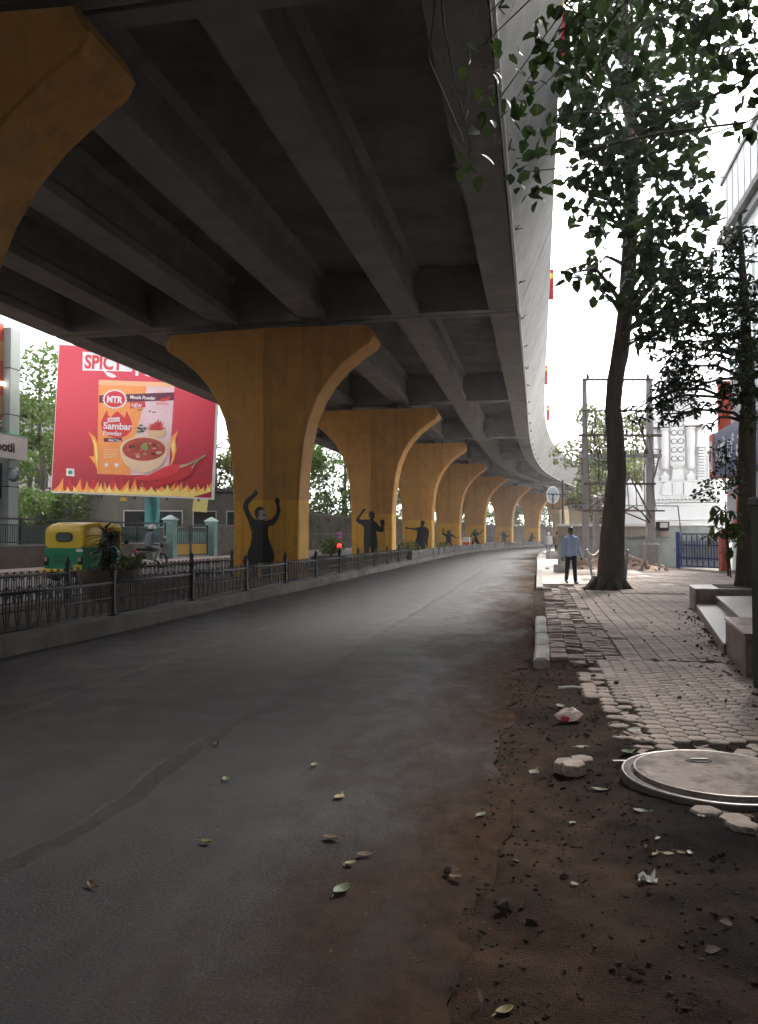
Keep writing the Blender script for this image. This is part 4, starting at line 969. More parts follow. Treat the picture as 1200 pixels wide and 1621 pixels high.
# ------------------------------------------------------------------ shop building at the left edge
sb = thing('shop_building', 'glass-fronted shop with a pale grey-green column at the left edge', 'shop', (-14.52, 31.0, .4), head(18))
M_col = mat('grey_green_cladding', (.33, .38, .36), (.40, .45, .43), .5, 1.2, 5, spec=.5)
obj('column', MB().cbox((0, 0, 4.6), (.62, .62, 9.4), .02), M_col, sb)
for z in (3.1, 5.9, 7.7): obj('joint', MB().box((0, 0, z), (.632, .632, .03)), M_dark, sb)
obj('wall', MB().box((-5.9, -5.0, 5.5), (11.0, 10.0, 11)), M_beige, sb); obj('unseen_side_wing', MB().box((-5.9, -20.0, 2.6), (10.8, 20.0, 5.2)), M_beige, sb); obj('unseen_rear_wing', MB().box((-5.9, -90.0, 6), (10.8, 120.0, 12)), M_beige, sb)  # both wings are unseen, added to block light from left and behind
M_glass = mat('shop_glass', (.10, .10, .10), (.14, .13, .12), .06, .5, spec=.9)
M_refl_red = mat('red_reflection', (.42, .05, .03), (.55, .12, .04), .35, .8, spec=.5); M_refl_orange = mat('orange_reflection', (.55, .25, .08), (.6, .33, .15), .35, .8, spec=.5)  # red and orange bands paint the billboard's reflection onto the glass
fr_ = thing_front = MB()
for i, (z0, z1, m_) in enumerate([(2.6, 4.0, M_glass), (5.35, 5.85, M_refl_red), (5.88, 6.6, M_refl_orange), (6.62, 7.0, M_refl_red), (7.15, 7.95, M_refl_red), (7.97, 8.7, M_refl_orange), (8.72, 9.4, M_refl_red)]):
    obj('glass_pane', MB().box((.02, -2.6, (z0 + z1) / 2), (.05, 4.5, z1 - z0)), m_, sb)
obj('light_strip', MB().box((.06, -2.3, 7.07), (.06, 5.2, .12)), mat('lit_strip', (.9, .88, .84), None, .5, emit=((1, .97, .9), 1.6)), sb)
obj('glazing_front', MB().box((-1.6, -2.0, 1.3), (.05, 5, 2.6)), M_glass, sb)
sgn = obj('shop_sign', MB().cbox((.42, -1.4, 4.62), (.16, 3.9, .92), .01), mat('sign_pink', (.62, .55, .55), (.68, .62, .62), .5, 2), sb)
obj('sign_trim', MB().box((.42, -1.4, 5.10), (.18, 3.94, .04)), mat('green_trim', (.1, .45, .25), None, .5), sgn)
def lettering(body, m, parent, loc, rot, size, bold=.0, width=None, name='lettering', shear=0):
    me = text_mesh(body, size, bold, shear, 1.0, width); me.materials.append(m)
    o = bpy.data.objects.new(name, me); COL.objects.link(o); o.parent = parent; o.location = loc; o.rotation_euler = rot; return o
M_plum = mat('plum_letters', (.05, .015, .03), None, .5)
lettering('Zootii', M_plum, sgn, (.512, -1.75, 4.42), (R(90), 0, R(90)), .5, .02, 1.5)
M_wl = mat('white_reflection', (.7, .68, .66), None, .5)
for body, y, z, sz in (('M', -.62, 8.85, .62), ('Y', -.75, 7.32, .75), ('bar', -.35, 5.42, .5)):
    o = lettering(body, M_wl, sb, (.06, y, z), (R(90), 0, R(90)), sz, .015); o.scale = (-1, 1, 1)  # backward letters, painted as part of the reflection in the glass
lt = thing('round_wall_lamp', 'round bulkhead disc fixed on the shop column', 'lamp', (-14.0, 30.6, 4.02), head(18))
lt.location = (-14.05, 30.52, 3.95)
obj('rim', MB().tube([(0.26 * math.cos(a), 0, .26 * math.sin(a)) for a in np.linspace(0, 2 * math.pi, 21)], .03, 6), M_steel, lt, smooth=True)
dm = MB(); dm.loft([[(.25 * math.cos(a) * k, -y, .25 * math.sin(a) * k) for a in np.linspace(0, 2 * math.pi, 20, endpoint=False)] for k, y in ((1, 0), (.85, .07), (.5, .11), (.1, .12))])
obj('lens', dm, mat('lamp_glass', (.35, .42, .45), (.5, .55, .58), .1, 3, spec=.8), lt, smooth=True)

# ------------------------------------------------------------------ billboard
BW = 9.0; BZ = 3.85; BH = 8.4; BTH = R(5); BROLL = R(2.3)
BC = Vector((-13.93, 45.0, 0))
bd = thing('billboard', 'large red billboard advertising spicy sambar powder, behind the left wall', 'billboard', (BC.x, BC.y, .4), BTH)
bpn = obj('panel', MB().box((0, .2, BH / 2), (BW, .4, BH)), M_white, bd, loc=(0, 0, BZ - .4), rot=(0, BROLL, 0))
obj('post', MB().lathe([(.45, 0), (.42, .1), (.40, BZ + 1)], 16, (.9, .85, 0)), mat('teal_post', (.02, .16, .16), (.03, .2, .2), .5, 3), bd, smooth=R(40))
for x in (-3.6, -1.8, 0, 1.8, 3.6): obj('back_strut', MB().bar((x, .5, -.15), (x, .5, BH), .12), M_iron, bpn)
for z in (.6, 3, 5.5, 8): obj('back_strut', MB().bar((-BW / 2 + .2, .5, z), (BW / 2 - .2, .5, z), .1), M_iron, bpn)
lm_ = obj('lamp', MB().box((-.4, -.5, BZ - .62), (.34, .25, .2)), M_ochre, bd); obj('lamp_arm', MB().bar((-.4, -.4, BZ - .55), (-.4, .1, BZ - .4), .04), M_iron, lm_)
def bq(x, y):
    """photo position of a print detail -> (across, up) on the panel"""
    k = (x - 600) / F; c, s_ = math.cos(BTH), math.sin(BTH)
    u = (k * BC.y - BC.x) / (c - k * s_); Y = BC.y + u * s_; v = EYE + (848 - y) * Y / F - BZ
    cr, sr = math.cos(BROLL), math.sin(BROLL)
    return u * cr - v * sr, u * sr + v * cr
PRN = {}
def prm(name, c, c2=None, scale=1.0):
    return mat('print_' + name, c, c2, .45, scale, 3, spec=.4)
def printed(name, pts, m, layer, raw=False):
    P = [p if raw else bq(*p) for p in pts]
    mb = MB().add([(x, -.006 * layer, z) for x, z in P], [tuple(range(len(P)))])
    bm = bmesh.new(); me = mb.mesh(name); bm.from_mesh(me); bmesh.ops.triangulate(bm, faces=bm.faces); bmesh.ops.recalc_face_normals(bm, faces=bm.faces); bm.to_mesh(me); bm.free()
    return obj(name, me, m, bpn)
def ell(cx, cy, rx, ry, n=22, a0=0, a1=2 * math.pi): return [(cx + rx * math.cos(a), cy + ry * math.sin(a)) for a in np.linspace(a0, a1, n, endpoint=(a1 - a0 < 6.2))]
def btext(body, x, y, wpx, hpx, m, layer, bold=0.0, tilt=0, shear=0):
    u0, v0 = bq(x, y); u1, v1 = bq(x + wpx, y); _, v2 = bq(x, y - hpx)
    size = (v2 - v0) / .70
    return lettering(body, m, bpn, (u0, -.006 * layer, v0), (R(90), -tilt, 0), size, bold * size, u1 - u0, shear=shear)
# red ground with darker foot
def red_print():
    m = bpy.data.materials.new('print_red_ground'); m.use_nodes = True; N = m.node_tree.nodes; L = m.node_tree.links; b = N['Principled BSDF']
    tc = N.new('ShaderNodeTexCoord'); sp = N.new('ShaderNodeSeparateXYZ'); L.new(tc.outputs['Object'], sp.inputs[0])
    r = N.new('ShaderNodeValToRGB'); e = r.color_ramp.elements
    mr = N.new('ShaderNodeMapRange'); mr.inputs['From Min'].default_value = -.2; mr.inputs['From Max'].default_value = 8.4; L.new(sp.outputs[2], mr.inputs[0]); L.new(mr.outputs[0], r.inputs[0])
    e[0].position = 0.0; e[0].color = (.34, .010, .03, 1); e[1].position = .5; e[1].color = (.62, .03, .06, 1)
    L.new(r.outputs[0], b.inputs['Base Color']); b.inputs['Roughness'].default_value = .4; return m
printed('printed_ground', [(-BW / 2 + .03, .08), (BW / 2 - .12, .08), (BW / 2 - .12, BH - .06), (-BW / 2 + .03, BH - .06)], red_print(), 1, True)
Wt = prm('white', (.74, .70, .70)); Rd = prm('red', (.62, .03, .04)); Or = prm('orange', (.80, .25, .07), (.85, .34, .10)); Ye = prm('yellow', (.88, .62, .14), (.9, .72, .25), 2); Br = prm('maroon', (.12, .015, .04)); Lp = prm('pink', (.70, .44, .46), (.76, .56, .58), .6)
Fo = prm('flame_orange', (.85, .28, .05), (.9, .4, .1), 2)
printed('printed_title_box', [(128, 555), (190, 560), (207, 572), (207, 587), (128, 585)], Wt, 2)
btext('SPICY', 131, 581, 62, 21, Rd, 3, .035); btext('FUN', 212, 592, 52, 24, Wt, 3, .04)
printed('printed_title_box', [(128, 525), (215, 545), (207, 587), (190, 560)], Wt, 2)
printed('printed_chilli', [(160, 584), (168, 588), (176, 590), (183, 595), (176, 597), (168, 594)], Wt, 4)
# pouch
printed('printed_pouch', [(154, 602), (232, 603), (226, 640), (216, 680), (204, 720), (206, 752), (153, 750)], Or, 2)
printed('printed_pouch_right', [(232, 603), (275, 606), (270, 690), (266, 752), (206, 752), (204, 720), (216, 680), (226, 640)], Lp, 2)
printed('printed_seal', [(154, 600), (275, 605), (275, 612), (154, 608)], prm('seal', (.78, .42, .22)), 3)
printed('printed_band', [(155, 625), (274, 620), (274, 633), (155, 637)], Br, 3)
zig = []
for k in range(40):
    a = 2 * math.pi * k / 40; r = 1.0 if k % 2 else .9
    zig.append((180 + 20 * r * math.cos(a), 631 + 16 * r * math.sin(a)))
printed('printed_badge_rim', zig, Wt, 4); printed('printed_badge', ell(180, 631, 16.5, 13), Rd, 5)
btext('MTR', 167.5, 636, 25, 10, Wt, 6, .045)
btext('Masala Powder', 204, 630, 41, 5.5, Wt, 4, .025, shear=.15)
printed('printed_ribbon', [(203, 636), (228, 635), (229, 644), (203, 646), (206, 641)], Rd, 4); btext('NEW', 207, 644, 16, 6.5, Wt, 5, .02)
btext('EXTRA HOT', 246, 640, 20, 4, Rd, 4, .01); printed('printed_chilli', [(250, 634), (254, 630), (262, 629), (268, 626), (266, 632), (258, 635)], Rd, 4)
printed('printed_flame', [(158, 668), (164, 655), (168, 648), (169, 656), (174, 661), (178, 655), (184, 650), (190, 655), (196, 661), (199, 650), (204, 660), (208, 670), (206, 682), (198, 690), (186, 694), (170, 690), (160, 682)], Rd, 3)
printed('printed_box', [(169, 661), (188, 660), (188, 667), (169, 668)], Wt, 4); btext('SPICY', 170.5, 666.5, 16, 4.5, Rd, 5, .01)
btext('Sambar', 162, 678, 46, 10.5, Wt, 5, .025); btext('Powder', 162, 688, 30, 7, Wt, 5, .02)
printed('printed_strip', [(163, 693), (192, 693), (192, 699), (163, 699)], Br, 4); btext('Meal Time', 171, 698, 19, 4, Wt, 5, .01)
for k in range(6): printed('printed_line', [(163, 711 + k * 2.6), (186 - k % 2 * 3, 711.2 + k * 2.6), (186 - k % 2 * 3, 712 + k * 2.6), (163, 712 + k * 2.6)], prm('faint', (.8, .5, .3)), 4)
for cx in (168, 184): printed('printed_emblem', [(cx + (4.5 if q % 2 else 2.2) * math.cos(q * math.pi / 6), 736 + (4.5 if q % 2 else 2.2) * math.sin(q * math.pi / 6)) for q in range(12)], Wt, 4)
# chilli heap, herbs, bowl
rs_ = random.Random(4)
for k in range(11):
    a = -math.pi / 2 + (k - 5) * .24; L = rs_.uniform(15, 22); cx, cy = 245, 683
    printed('printed_dry_chilli', [(cx - 3 + k * .6, cy), (cx + L * math.cos(a) * .6 + 2.4, cy + L * math.sin(a) * .6), (cx + L * math.cos(a), cy + L * math.sin(a)), (cx + L * math.cos(a) * .55 - 2.2, cy + L * math.sin(a) * .6)], prm('chilli%d' % (k % 3), ((.55, .03, .04), (.42, .02, .03), (.66, .07, .07))[k % 3]), 4 + k % 4)
printed('printed_cup', [(231, 681), (262, 681), (258, 692), (236, 692)], prm('tan', (.70, .45, .25)), 9)
for k in range(9): 
    x, y = 219 + rs_.uniform(-4, 28), 650 + rs_.uniform(-4, 3); printed('printed_seed', ell(x, y, 1.2, 1, 6), prm('seed', (.05, .02, .02)), 4)
for k in range(8):
    x, y = 221 + rs_.uniform(-5, 9), 677 + rs_.uniform(-6, 7); printed('printed_herb', [(x - 4, y), (x, y - 2.5), (x + 4, y), (x, y + 2)], prm('herb%d' % (k % 2), ((.05, .08, .04), (.16, .2, .14))[k % 2]), 5 + k % 3)
printed('printed_bowl', [(189, 712)] + ell(227, 712, 38, 34, 16, math.pi, 0)[1:-1] + [(265, 712)] if False else [(227 + 38 * math.cos(a), 710 + (38 if math.sin(a) > 0 else 20) * math.sin(a)) for a in np.linspace(0, 2 * math.pi, 32, endpoint=False)], prm('tan_bowl', (.72, .48, .30), (.78, .56, .38), 1.2), 10)
printed('printed_curry', ell(227, 711, 34, 18.5, 26), prm('curry', (.28, .035, .02), (.45, .07, .04), 2.5), 11)
for k in range(20):
    a, r = rs_.uniform(0, 6.28), math.sqrt(rs_.uniform(0, .72)); x, y = 227 + 31 * r * math.cos(a), 711 + 16 * r * math.sin(a); w_ = rs_.uniform(2, 5)
    printed('printed_curry_piece', [(x + w_ * math.cos(b) * rs_.uniform(.7, 1.2), y + w_ * .6 * math.sin(b) * rs_.uniform(.7, 1.2)) for b in np.linspace(0, 6.28, 8, endpoint=False)], prm('piece%d' % (k % 4), ((.60, .10, .10), (.14, .02, .015), (.5, .22, .12), (.55, .35, .36))[k % 4]), 12 + k % 5)
printed('printed_coriander', [(222, 706), (227, 702), (232, 705), (235, 709), (230, 713), (225, 712)], prm('green', (.2, .3, .08)), 18)
def chilli(pts, m, layer):
    up = [(x, y - w) for x, y, w in pts]; dn = [(x, y + w) for x, y, w in pts[::-1]]
    return printed('printed_chilli', up + dn, m, layer)
cA, cB = prm('gloss_red', (.62, .02, .035), (.70, .05, .07), 1.5), prm('gloss_red_b', (.48, .012, .025), (.55, .03, .04), 1.5)
chilli([(302, 762, 1), (312, 761, 4), (325, 762, 5), (328, 764, 2)], cB, 12); chilli([(222, 770, .6), (250, 766, 5), (275, 755, 9), (300, 745, 8), (306, 742, 3)], cB, 13); chilli([(208, 757, .6), (235, 757, 5), (260, 748, 9), (280, 740, 7), (286, 738, 2)], cA, 14)
chilli([(284, 739, 2.5), (298, 735, 1.4), (312, 728, 1.0), (326, 721, 1.2)], prm('stem', (.22, .3, .1), (.45, .4, .25), 2), 15); chilli([(303, 742, 2.5), (308, 734, 1.2), (318, 724, .9), (326, 720, .9)], prm('stem', (.22, .3, .1)), 16)
# flames
def flames(x0, x1, yb, n, hmin, hmax, m, layer, seed):
    r_ = random.Random(seed); pts = [(x0, yb)]; w_ = (x1 - x0) / n
    for k in range(n):
        h = r_.uniform(hmin, hmax); x = x0 + k * w_; l = r_.uniform(-.3, .5) * w_
        pts += [(x + w_ * .12, yb - h * .35), (x + w_ * .3 + l * .4, yb - h * .62), (x + w_ * .42 + l, yb - h), (x + w_ * .6 + l * .5, yb - h * .55), (x + w_ * .85, yb - h * .28)]
    pts.append((x1, yb)); 
    b0, b1 = bq(x0, 0)[0], bq(x1, 0)[0]; H = .085
    P = [bq(*p) for p in pts]; P[0] = (b0, H); P[-1] = (b1, H); P = [(u, max(v, H)) for u, v in P]
    P = [(max(-BW / 2 + .04, min(BW / 2 - .13, u)), v) for u, v in P]; return printed('printed_flames', P, m, layer, True)
flames(87, 338, 781, 15, 14, 34, Rd, 4, 1) ; flames(87, 338, 782, 17, 12, 27, Fo, 5, 2); flames(87, 338, 783, 19, 8, 19, Ye, 6, 3)
printed('printed_flame', [(154, 748), (150, 735), (140, 722), (148, 722), (147, 700), (138, 682), (150, 692), (155, 705), (154, 720)], Fo, 7); printed('printed_flame', [(154, 745), (152, 730), (149, 710), (144, 692), (151, 700), (154, 720)], Ye, 8)
printed('printed_flame', [(268, 740), (272, 722), (268, 700), (272, 690), (282, 680), (277, 695), (279, 712), (275, 728)], Fo, 7); printed('printed_flame', [(269, 736), (274, 720), (271, 704), (275, 693), (276, 712), (273, 726)], Ye, 8)
printed('printed_mark', [(104, 741), (117, 742), (117, 754), (104, 753)], Wt, 2); printed('printed_mark_dot', ell(110.5, 747.5, 3.6, 3.4, 12), prm('green_dot', (.02, .3, .12)), 3)
# ------------------------------------------------------------------ right side: shop building
FC = Vector((15.95, 36.0, 0))
def bp3(d, off, z):      # d metres towards the camera along the facade, off metres out towards the road
    return Vector((-.1960 * d - .9806 * off, -.9806 * d + .1960 * off, z))
rb_ = thing('office_building', 'tall building at right with slatted parapet and blue bank sign', 'building', (FC.x, FC.y, 0.05))
def fbox(name, d0, d1, o0, o1, z0, z1, m, parent=rb_):
    P = [bp3(d0, o0, z0), bp3(d1, o0, z0), bp3(d1, o1, z0), bp3(d0, o1, z0)]; Q = [Vector((p.x, p.y, z1)) for p in P]
    return obj(name, MB().loft([P, Q]), m, parent)
M_fac = mat('pale_facade', (.50, .53, .54), (.58, .6, .6), .7, .7, 6, c3=(.4, .42, .42), s3=.3)
M_blueglass = mat('blue_glass', (.42, .55, .60), (.5, .62, .66), .15, .4, spec=.7)
fbox('wall', 0, 52, -9, 0, 0, 14.9, M_fac); fbox('unseen_side_wing', 52, 150, -9, -.1, 0, 15, M_fac)  # wing behind the camera is unseen, added to keep light off the foreground
fbox('roof_slab', -.3, 52, -9, .45, 14.92, 15.2, M_conc)
for k in range(26):
    fbox('parapet_slat', .0 + k * 1.0, .86 + k * 1.0, .1, .22, 15.22, 17.6, mat('slat_sheet', (.36, .36, .37), (.56, .56, .57), .5, 2.5, metal=.3, rand=.2, stretch=(1, 1, .2)))
fbox('parapet_backing', .1, 52, -.6, .06, 15.2, 17.4, M_conc); fbox('parapet_rail', -.1, 52, .05, .3, 17.6, 17.8, M_iron); fbox('gutter', -.1, 52, .02, .2, 14.6, 14.9, mat('dark_fascia', (.16, .16, .17), (.22, .22, .23), .6, 2))
for k in range(12):
    for z in (8.4, 11.5):
        f_ = fbox('window', .7 + k * 2.1, 2.5 + k * 2.1, .0, .1, z, z + 2.6, M_white); fbox('pane', .8 + k * 2.1, 2.4 + k * 2.1, .02, .13, z + .1, z + 2.5, M_blueglass, f_)
M_navy = mat('navy_sign', (.022, .035, .12), (.03, .05, .16), .4, .6, spec=.5)
sg_ = fbox('bank_sign', 1.1, 13, .05, .95, 4.15, 6.05, M_navy)
fbox('sign_emblem_panel', .2, 1.07, .05, .97, 4.1, 6.1, mat('sign_red', (.55, .09, .05), None, .5), rb_)
fbox('emblem_plate', .38, .9, .972, 1.0, 4.5, 5.75, M_white, rb_); fbox('emblem_mark', .54, .74, 1.005, 1.03, 4.85, 5.4, M_navy, rb_)
M_sl = mat('sign_letters', (.72, .73, .76), None, .5)
me = text_mesh('ಎಸ್ ಬಿ ಎಂ', 1.35, .015, 0, 1.0, 4.9); me.materials.append(M_sl)
o = bpy.data.objects.new('lettering', me); COL.objects.link(o); o.parent = sg_
# text runs from the far end towards the camera, facing the road
X_ = Vector((-.196, -.9806, 0)); Z_ = Vector((-.9806, .196, 0)); Y_ = Vector((0, 0, 1))
o.matrix_local = Matrix.Translation(bp3(1.6, .962, 4.68)) @ Matrix((X_, Y_, Z_)).transposed().to_4x4()
fbox('hoarding', .0, 16, .02, .2, 1.9, 4.05, mat('hoarding_grey', (.36, .40, .46), (.42, .46, .52), .6, .8)); fbox('hoarding_stripe', 1.4, 7, .2, .24, 1.95, 2.35, mat('sign_red', (.55, .09, .05), None, .5))
fbox('hoarding_figure', 1.9, 2.15, .2, .235, 2.5, 3.9, mat('sign_red', (.55, .09, .05), None, .5)); fbox('hoarding_stripe', .5, 1.3, .2, .235, 3.3, 3.42, mat('sign_red', (.55, .09, .05), None, .5))
for k in range(5): fbox('shop_shutter', .5 + k * 3.3, 3.5 + k * 3.3, .0, .08, .05, 1.85, mat('mint_shutter', (.35, .44, .40), (.42, .5, .46), .6, 2, rand=.1))
fbox('projecting_sign', .3, .55, .1, .62, 6.15, 8.5, mat('sign_red', (.55, .09, .05), None, .5)); fbox('projecting_sign_bracket', .35, .5, 0, .2, 7.2, 7.4, M_iron)

# temple ---------------------------------------------------------------
M_marble = mat('white_marble', (.76, .76, .75), (.82, .82, .81), .7, 1.5, 6, c3=(.5, .5, .49), s3=.9, t3=(.58, .8)); M_marbd = mat('marble_shade_groove', (.10, .10, .095), None, .8)  # near-black marble paints crease shade so the carved relief shows
tm = thing('temple', 'white marble temple tower with carved bands behind the grey wall', 'temple', (17.3, 46.0, .05), -.36); tm.scale = (1.12, 1.0, 1.0)
obj('plinth', MB().box((-.4, 1.0, 1.2), (5.2, 5.0, 2.4)).box((0, .9, 2.85), (4.0, 4.2, .8)), M_marble, tm)
mo = MB()
for z, w, h in ((2.48, 4.5, .1), (3.32, 4.16, .12), (3.5, 3.9, .14), (3.68, 4.1, .12), (3.80, 3.8, .08)): mo.box((0, .9, z), (w, w, h))
obj('mouldings', mo, M_marble, tm)
dn = MB().box((0, 0, 0), (.09, .09, .09)).mesh('dentil'); dn.materials.append(M_marble)
for k in range(20): piece('dentil', dn, (-1.75 + k * .184, -1.09, 3.585), (0, 0, 0), tm)
for k in range(7):
    obj('plinth_panel', MB().cbox((-1.62 + k * .54, -1.13, 2.9), (.5, .1, .62), .02), M_marble, tm)
ring = lambda w, d, y, z: [(-w, y - d, z), (w, y - d, z), (w, y + d, z), (-w, y + d, z)]
obj('body', MB().loft([ring(1.72, 1.72, .9, 3.85), ring(1.72, 1.72, .9, 4.62)]), M_marble, tm)
obj('body_bulge', MB().loft([ring(.80, .1, -.9, 3.86), ring(.74, .09, -.9, 4.3), ring(.62, .08, -.88, 4.6)]), M_marble, tm)
for x in (-.27, .27): obj('groove', MB().box((x, -1.0, 4.2), (.02, .03, .7)), M_marbd, tm)
obj('ledge', MB().box((0, .9, 4.66), (3.62, 3.62, .08)), M_marble, tm)
TS = [(4.7, 1.62), (5.6, 1.6), (6.6, 1.55), (7.6, 1.45), (8.6, 1.3), (9.6, 1.08), (10.4, .84), (10.9, .62)]
obj('tower', MB().loft([ring(w * .9, w * .9, .9, z) for z, w in TS]), M_marble, tm)
am = MB()
am.lathe([(.45, 10.85), (.5, 11.0), (.72, 11.1), (.8, 11.25), (.72, 11.4), (.45, 11.5), (.3, 11.6), (.34, 11.8), (.2, 12.0), (.06, 12.3), (.02, 12.7)], 24, (0, .9, 0))
obj('finial', am, M_marble, tm, smooth=R(40))
def wz(z): return float(np.interp(z, [a for a, b in TS], [b for a, b in TS]))
cb = MB(); 
cb.loft([[(-.33, .9 - wz(z) * .9 - .16, z), (.33, .9 - wz(z) * .9 - .16, z), (.33, .95 - wz(z) * .9, z), (-.33, .95 - wz(z) * .9, z)] for z in np.arange(5.7, 10.3, .5)])
obj('central_band', cb, M_marble, tm)
rd = MB().lathe([(.125, -.03), (.125, .03), (.09, .06), (.02, .05)], 10).mesh('roundel'); rd.materials.append(M_marble)
rg = MB().tube([(.14 * math.cos(a), .14 * math.sin(a), .0) for a in np.linspace(0, 2 * math.pi, 13)], .022, 5).mesh('roundel_ring'); rg.materials.append(M_marbd)
for k in range(9):
    z = 5.95 + k * .5
    for x in (-.16, .16):
        y = .9 - wz(z) * .9 - .175
        piece('roundel', rd, (x, y, z), (R(90), 0, 0), tm); piece('roundel_ring', rg, (x, y - .005, z), (R(90), 0, 0), tm)
obj('band_foot', MB().loft([ring(.18, .1, -.72, 5.42), ring(.32, .16, -.74, 5.58), ring(.36, .18, -.74, 5.7)]), M_marble, tm)
obj('niche_block', MB().loft([ring(.30, .14, -.78, 4.72), ring(.24, .12, -.78, 5.3), ring(.28, .14, -.78, 5.38)]), M_marble, tm)
for sg in (-1, 1):
    x = .62 * sg
    cm = MB(); prof = [(.05, 5.32), (.16, 5.36), (.21, 5.5)]
    for k in range(9): prof += [(.2, 5.55 + k * .22), (.215, 5.6 + k * .22), (.2, 5.70 + k * .22)]
    prof += [(.17, 7.6), (.24, 7.64), (.24, 7.72)]
    cm.lathe(prof, 14, (x, -.66, 0)); obj('engaged_column', cm, M_marble, tm, smooth=R(40))
    obj('ledge', MB().box((x * 1.3, -.70, 7.84), (.9, .5, .1)), M_marble, tm); obj('ledge_shadow_gap', MB().box((x * 1.3, -.62, 7.76), (.7, .4, .05)), M_marbd, tm)  # dark slab painted as the shade beneath the ledge
    st_ = MB(); st_.loft([ring(.16, .12, -.72, 4.7), ring(.2, .14, -.72, 4.8), ring(.2, .14, -.72, 4.95), ring(.1, .08, -.72, 5.08), ring(.02, .02, -.72, 5.24)]); obj('small_shrine', st_, M_marble, tm, loc=(x, 0, 0))
    for k in range(12):
        z = 4.78 + k * .165; w = .40 - k * .014
        obj('corner_rib', MB().cbox((1.12 * sg, -.66, z), (w, .44, .12), .03), M_marble, tm)
        if k < 9: obj('corner_rib', MB().cbox((1.56 * sg, -.4, z), (.3, .5, .12), .03), M_marble, tm)
    obj('ledge', MB().box((1.2 * sg, -.55, 6.6), (.62, .5, .08)), M_marble, tm); obj('upper_block', MB().loft([ring(.22, .2, -.48, 6.65), ring(.2, .18, -.42, 7.4), ring(.12, .12, -.3, 7.9)]), M_marble, tm, loc=(1.15 * sg, 0, 0))
    obj('upper_block', MB().loft([ring(.42, .2, -.48, 7.9), ring(.38, .18, -.40, 8.6), ring(.28, .14, -.28, 9.3)]), M_marble, tm, loc=(.72 * sg, 0, 0))
pv = thing('temple_annex', 'low white pavilion with small dome left of the temple tower', 'pavilion', (13.9, 45.2, .05), -.3)
obj('base', MB().box((0, 0, 1.5), (1.9, 2.6, 3.0)), M_marble, pv); obj('ledge', MB().box((0, 0, 3.05), (2.1, 2.8, .12)), M_marble, pv); obj('drum', MB().box((.4, 0, 3.4), (1.1, 1.2, .6)), M_marble, pv); obj('dome', MB().lathe([(.6, 3.7), (.62, 3.95), (.5, 4.3), (.3, 4.55), (.06, 4.7), (.02, 5.0)], 16, (.4, 0, 0)), M_marble, pv, smooth=R(40))

# temple wall, gate ----------------------------------------------------
M_wg = mat('greygreen_wall', (.22, .25, .235), (.29, .32, .30), .9, 1.2, 8, .25, 14, c3=(.17, .165, .15), s3=.7); M_tan = mat('tan_band', (.27, .235, .20), (.34, .30, .26), .92, 1.0, 8, c3=(.18, .15, .13), s3=.6)
tw = thing('temple_wall', 'grey-green compound wall with pale coping in front of the temple', 'wall', (9.0, 40.0, 0))
obj('wall', MB().box((2.75, 0, .75), (5.5, .3, 1.5)), M_wg, tw); obj('band', MB().box((2.75, .02, 1.81), (5.5, .25, .56)), M_tan, tw); obj('string_course', MB().box((2.75, -.02, 1.52), (5.52, .4, .06)), M_conc, tw); obj('coping', MB().box((2.75, 0, 2.13), (5.6, .5, .12)), M_white, tw)
for x in (1.1, 2.2, 3.3, 4.4): obj('joint', MB().box((x, -.152, .75), (.025, .01, 1.5)), M_tan, tw)
tw2 = thing('temple_wall', 'side stretch of pale wall behind the blue gate', 'wall', (14.5, 40.0, 0))
obj('wall', MB().box((1.2, .2, 1.05), (2.4, .3, 2.1)), M_wg, tw2); obj('coping', MB().box((1.2, .2, 2.17), (2.5, .5, .12)), M_white, tw2)
g2 = thing('blue_gate', 'blue steel gate of vertical bars before the temple wall', 'gate', (14.35, 38.2, .06), math.atan2(-3.0, .68))
M_blue = mat('blue_gate_paint', (.03, .05, .15), (.04, .065, .2), .5, 3)
obj('hinge_post', MB().box((.0, 0, .85), (.2, .14, 1.75)), M_blue, g2)
for z in (.12, .5, 1.1, 1.62): obj('rail', MB().box((1.55, 0, z), (2.9, .05, .06)), M_blue, g2)
for k in range(14):
    x = .25 + k * .205
    if k % 2 == 0: obj('bar', MB().box((x, 0, .87), (.06, .02, 1.55)), M_blue, g2)
    else: obj('bar', MB().box((x, 0, .85), (.055, .02, .9)), M_blue, g2)
obj('backing_sheet', MB().box((1.55, .06, .85), (2.8, .015, 1.4)), mat('pale_sheet', (.45, .5, .52), (.52, .56, .57), .6, 2), g2)
tag(obj('gate_pier', MB().cbox((0, 0, .92), (.34, .34, 1.84), .02), mat('red_pier', (.45, .10, .08), (.5, .14, .11), .7, 2), loc=(15.15, 35.0, .03)), 'red painted gate pier at the near end of the blue gate', 'pier')
fl = thing('floodlight', 'black box floodlight mounted on the temple wall left of the blue gate', 'floodlight', (14.1, 39.6, 2.0))
obj('housing', MB().loft([[(-.28, -.1, -.16), (.28, -.1, -.16), (.28, .2, -.1), (-.28, .2, -.1)], [(-.28, -.22, .3), (.28, -.22, .3), (.28, .16, .3), (-.28, .16, .3)]]), M_iron, fl); obj('glass', MB().add([(-.18, -.165, 0.0), (.2, -.165, 0.0), (.2, -.215, .24), (-.18, -.215, .24)], [(0, 1, 2, 3)]), mat('pale_glass', (.6, .6, .6), None, .2), fl); obj('bracket', MB().box((0, .22, -.1), (.1, .3, .06)), M_iron, fl)

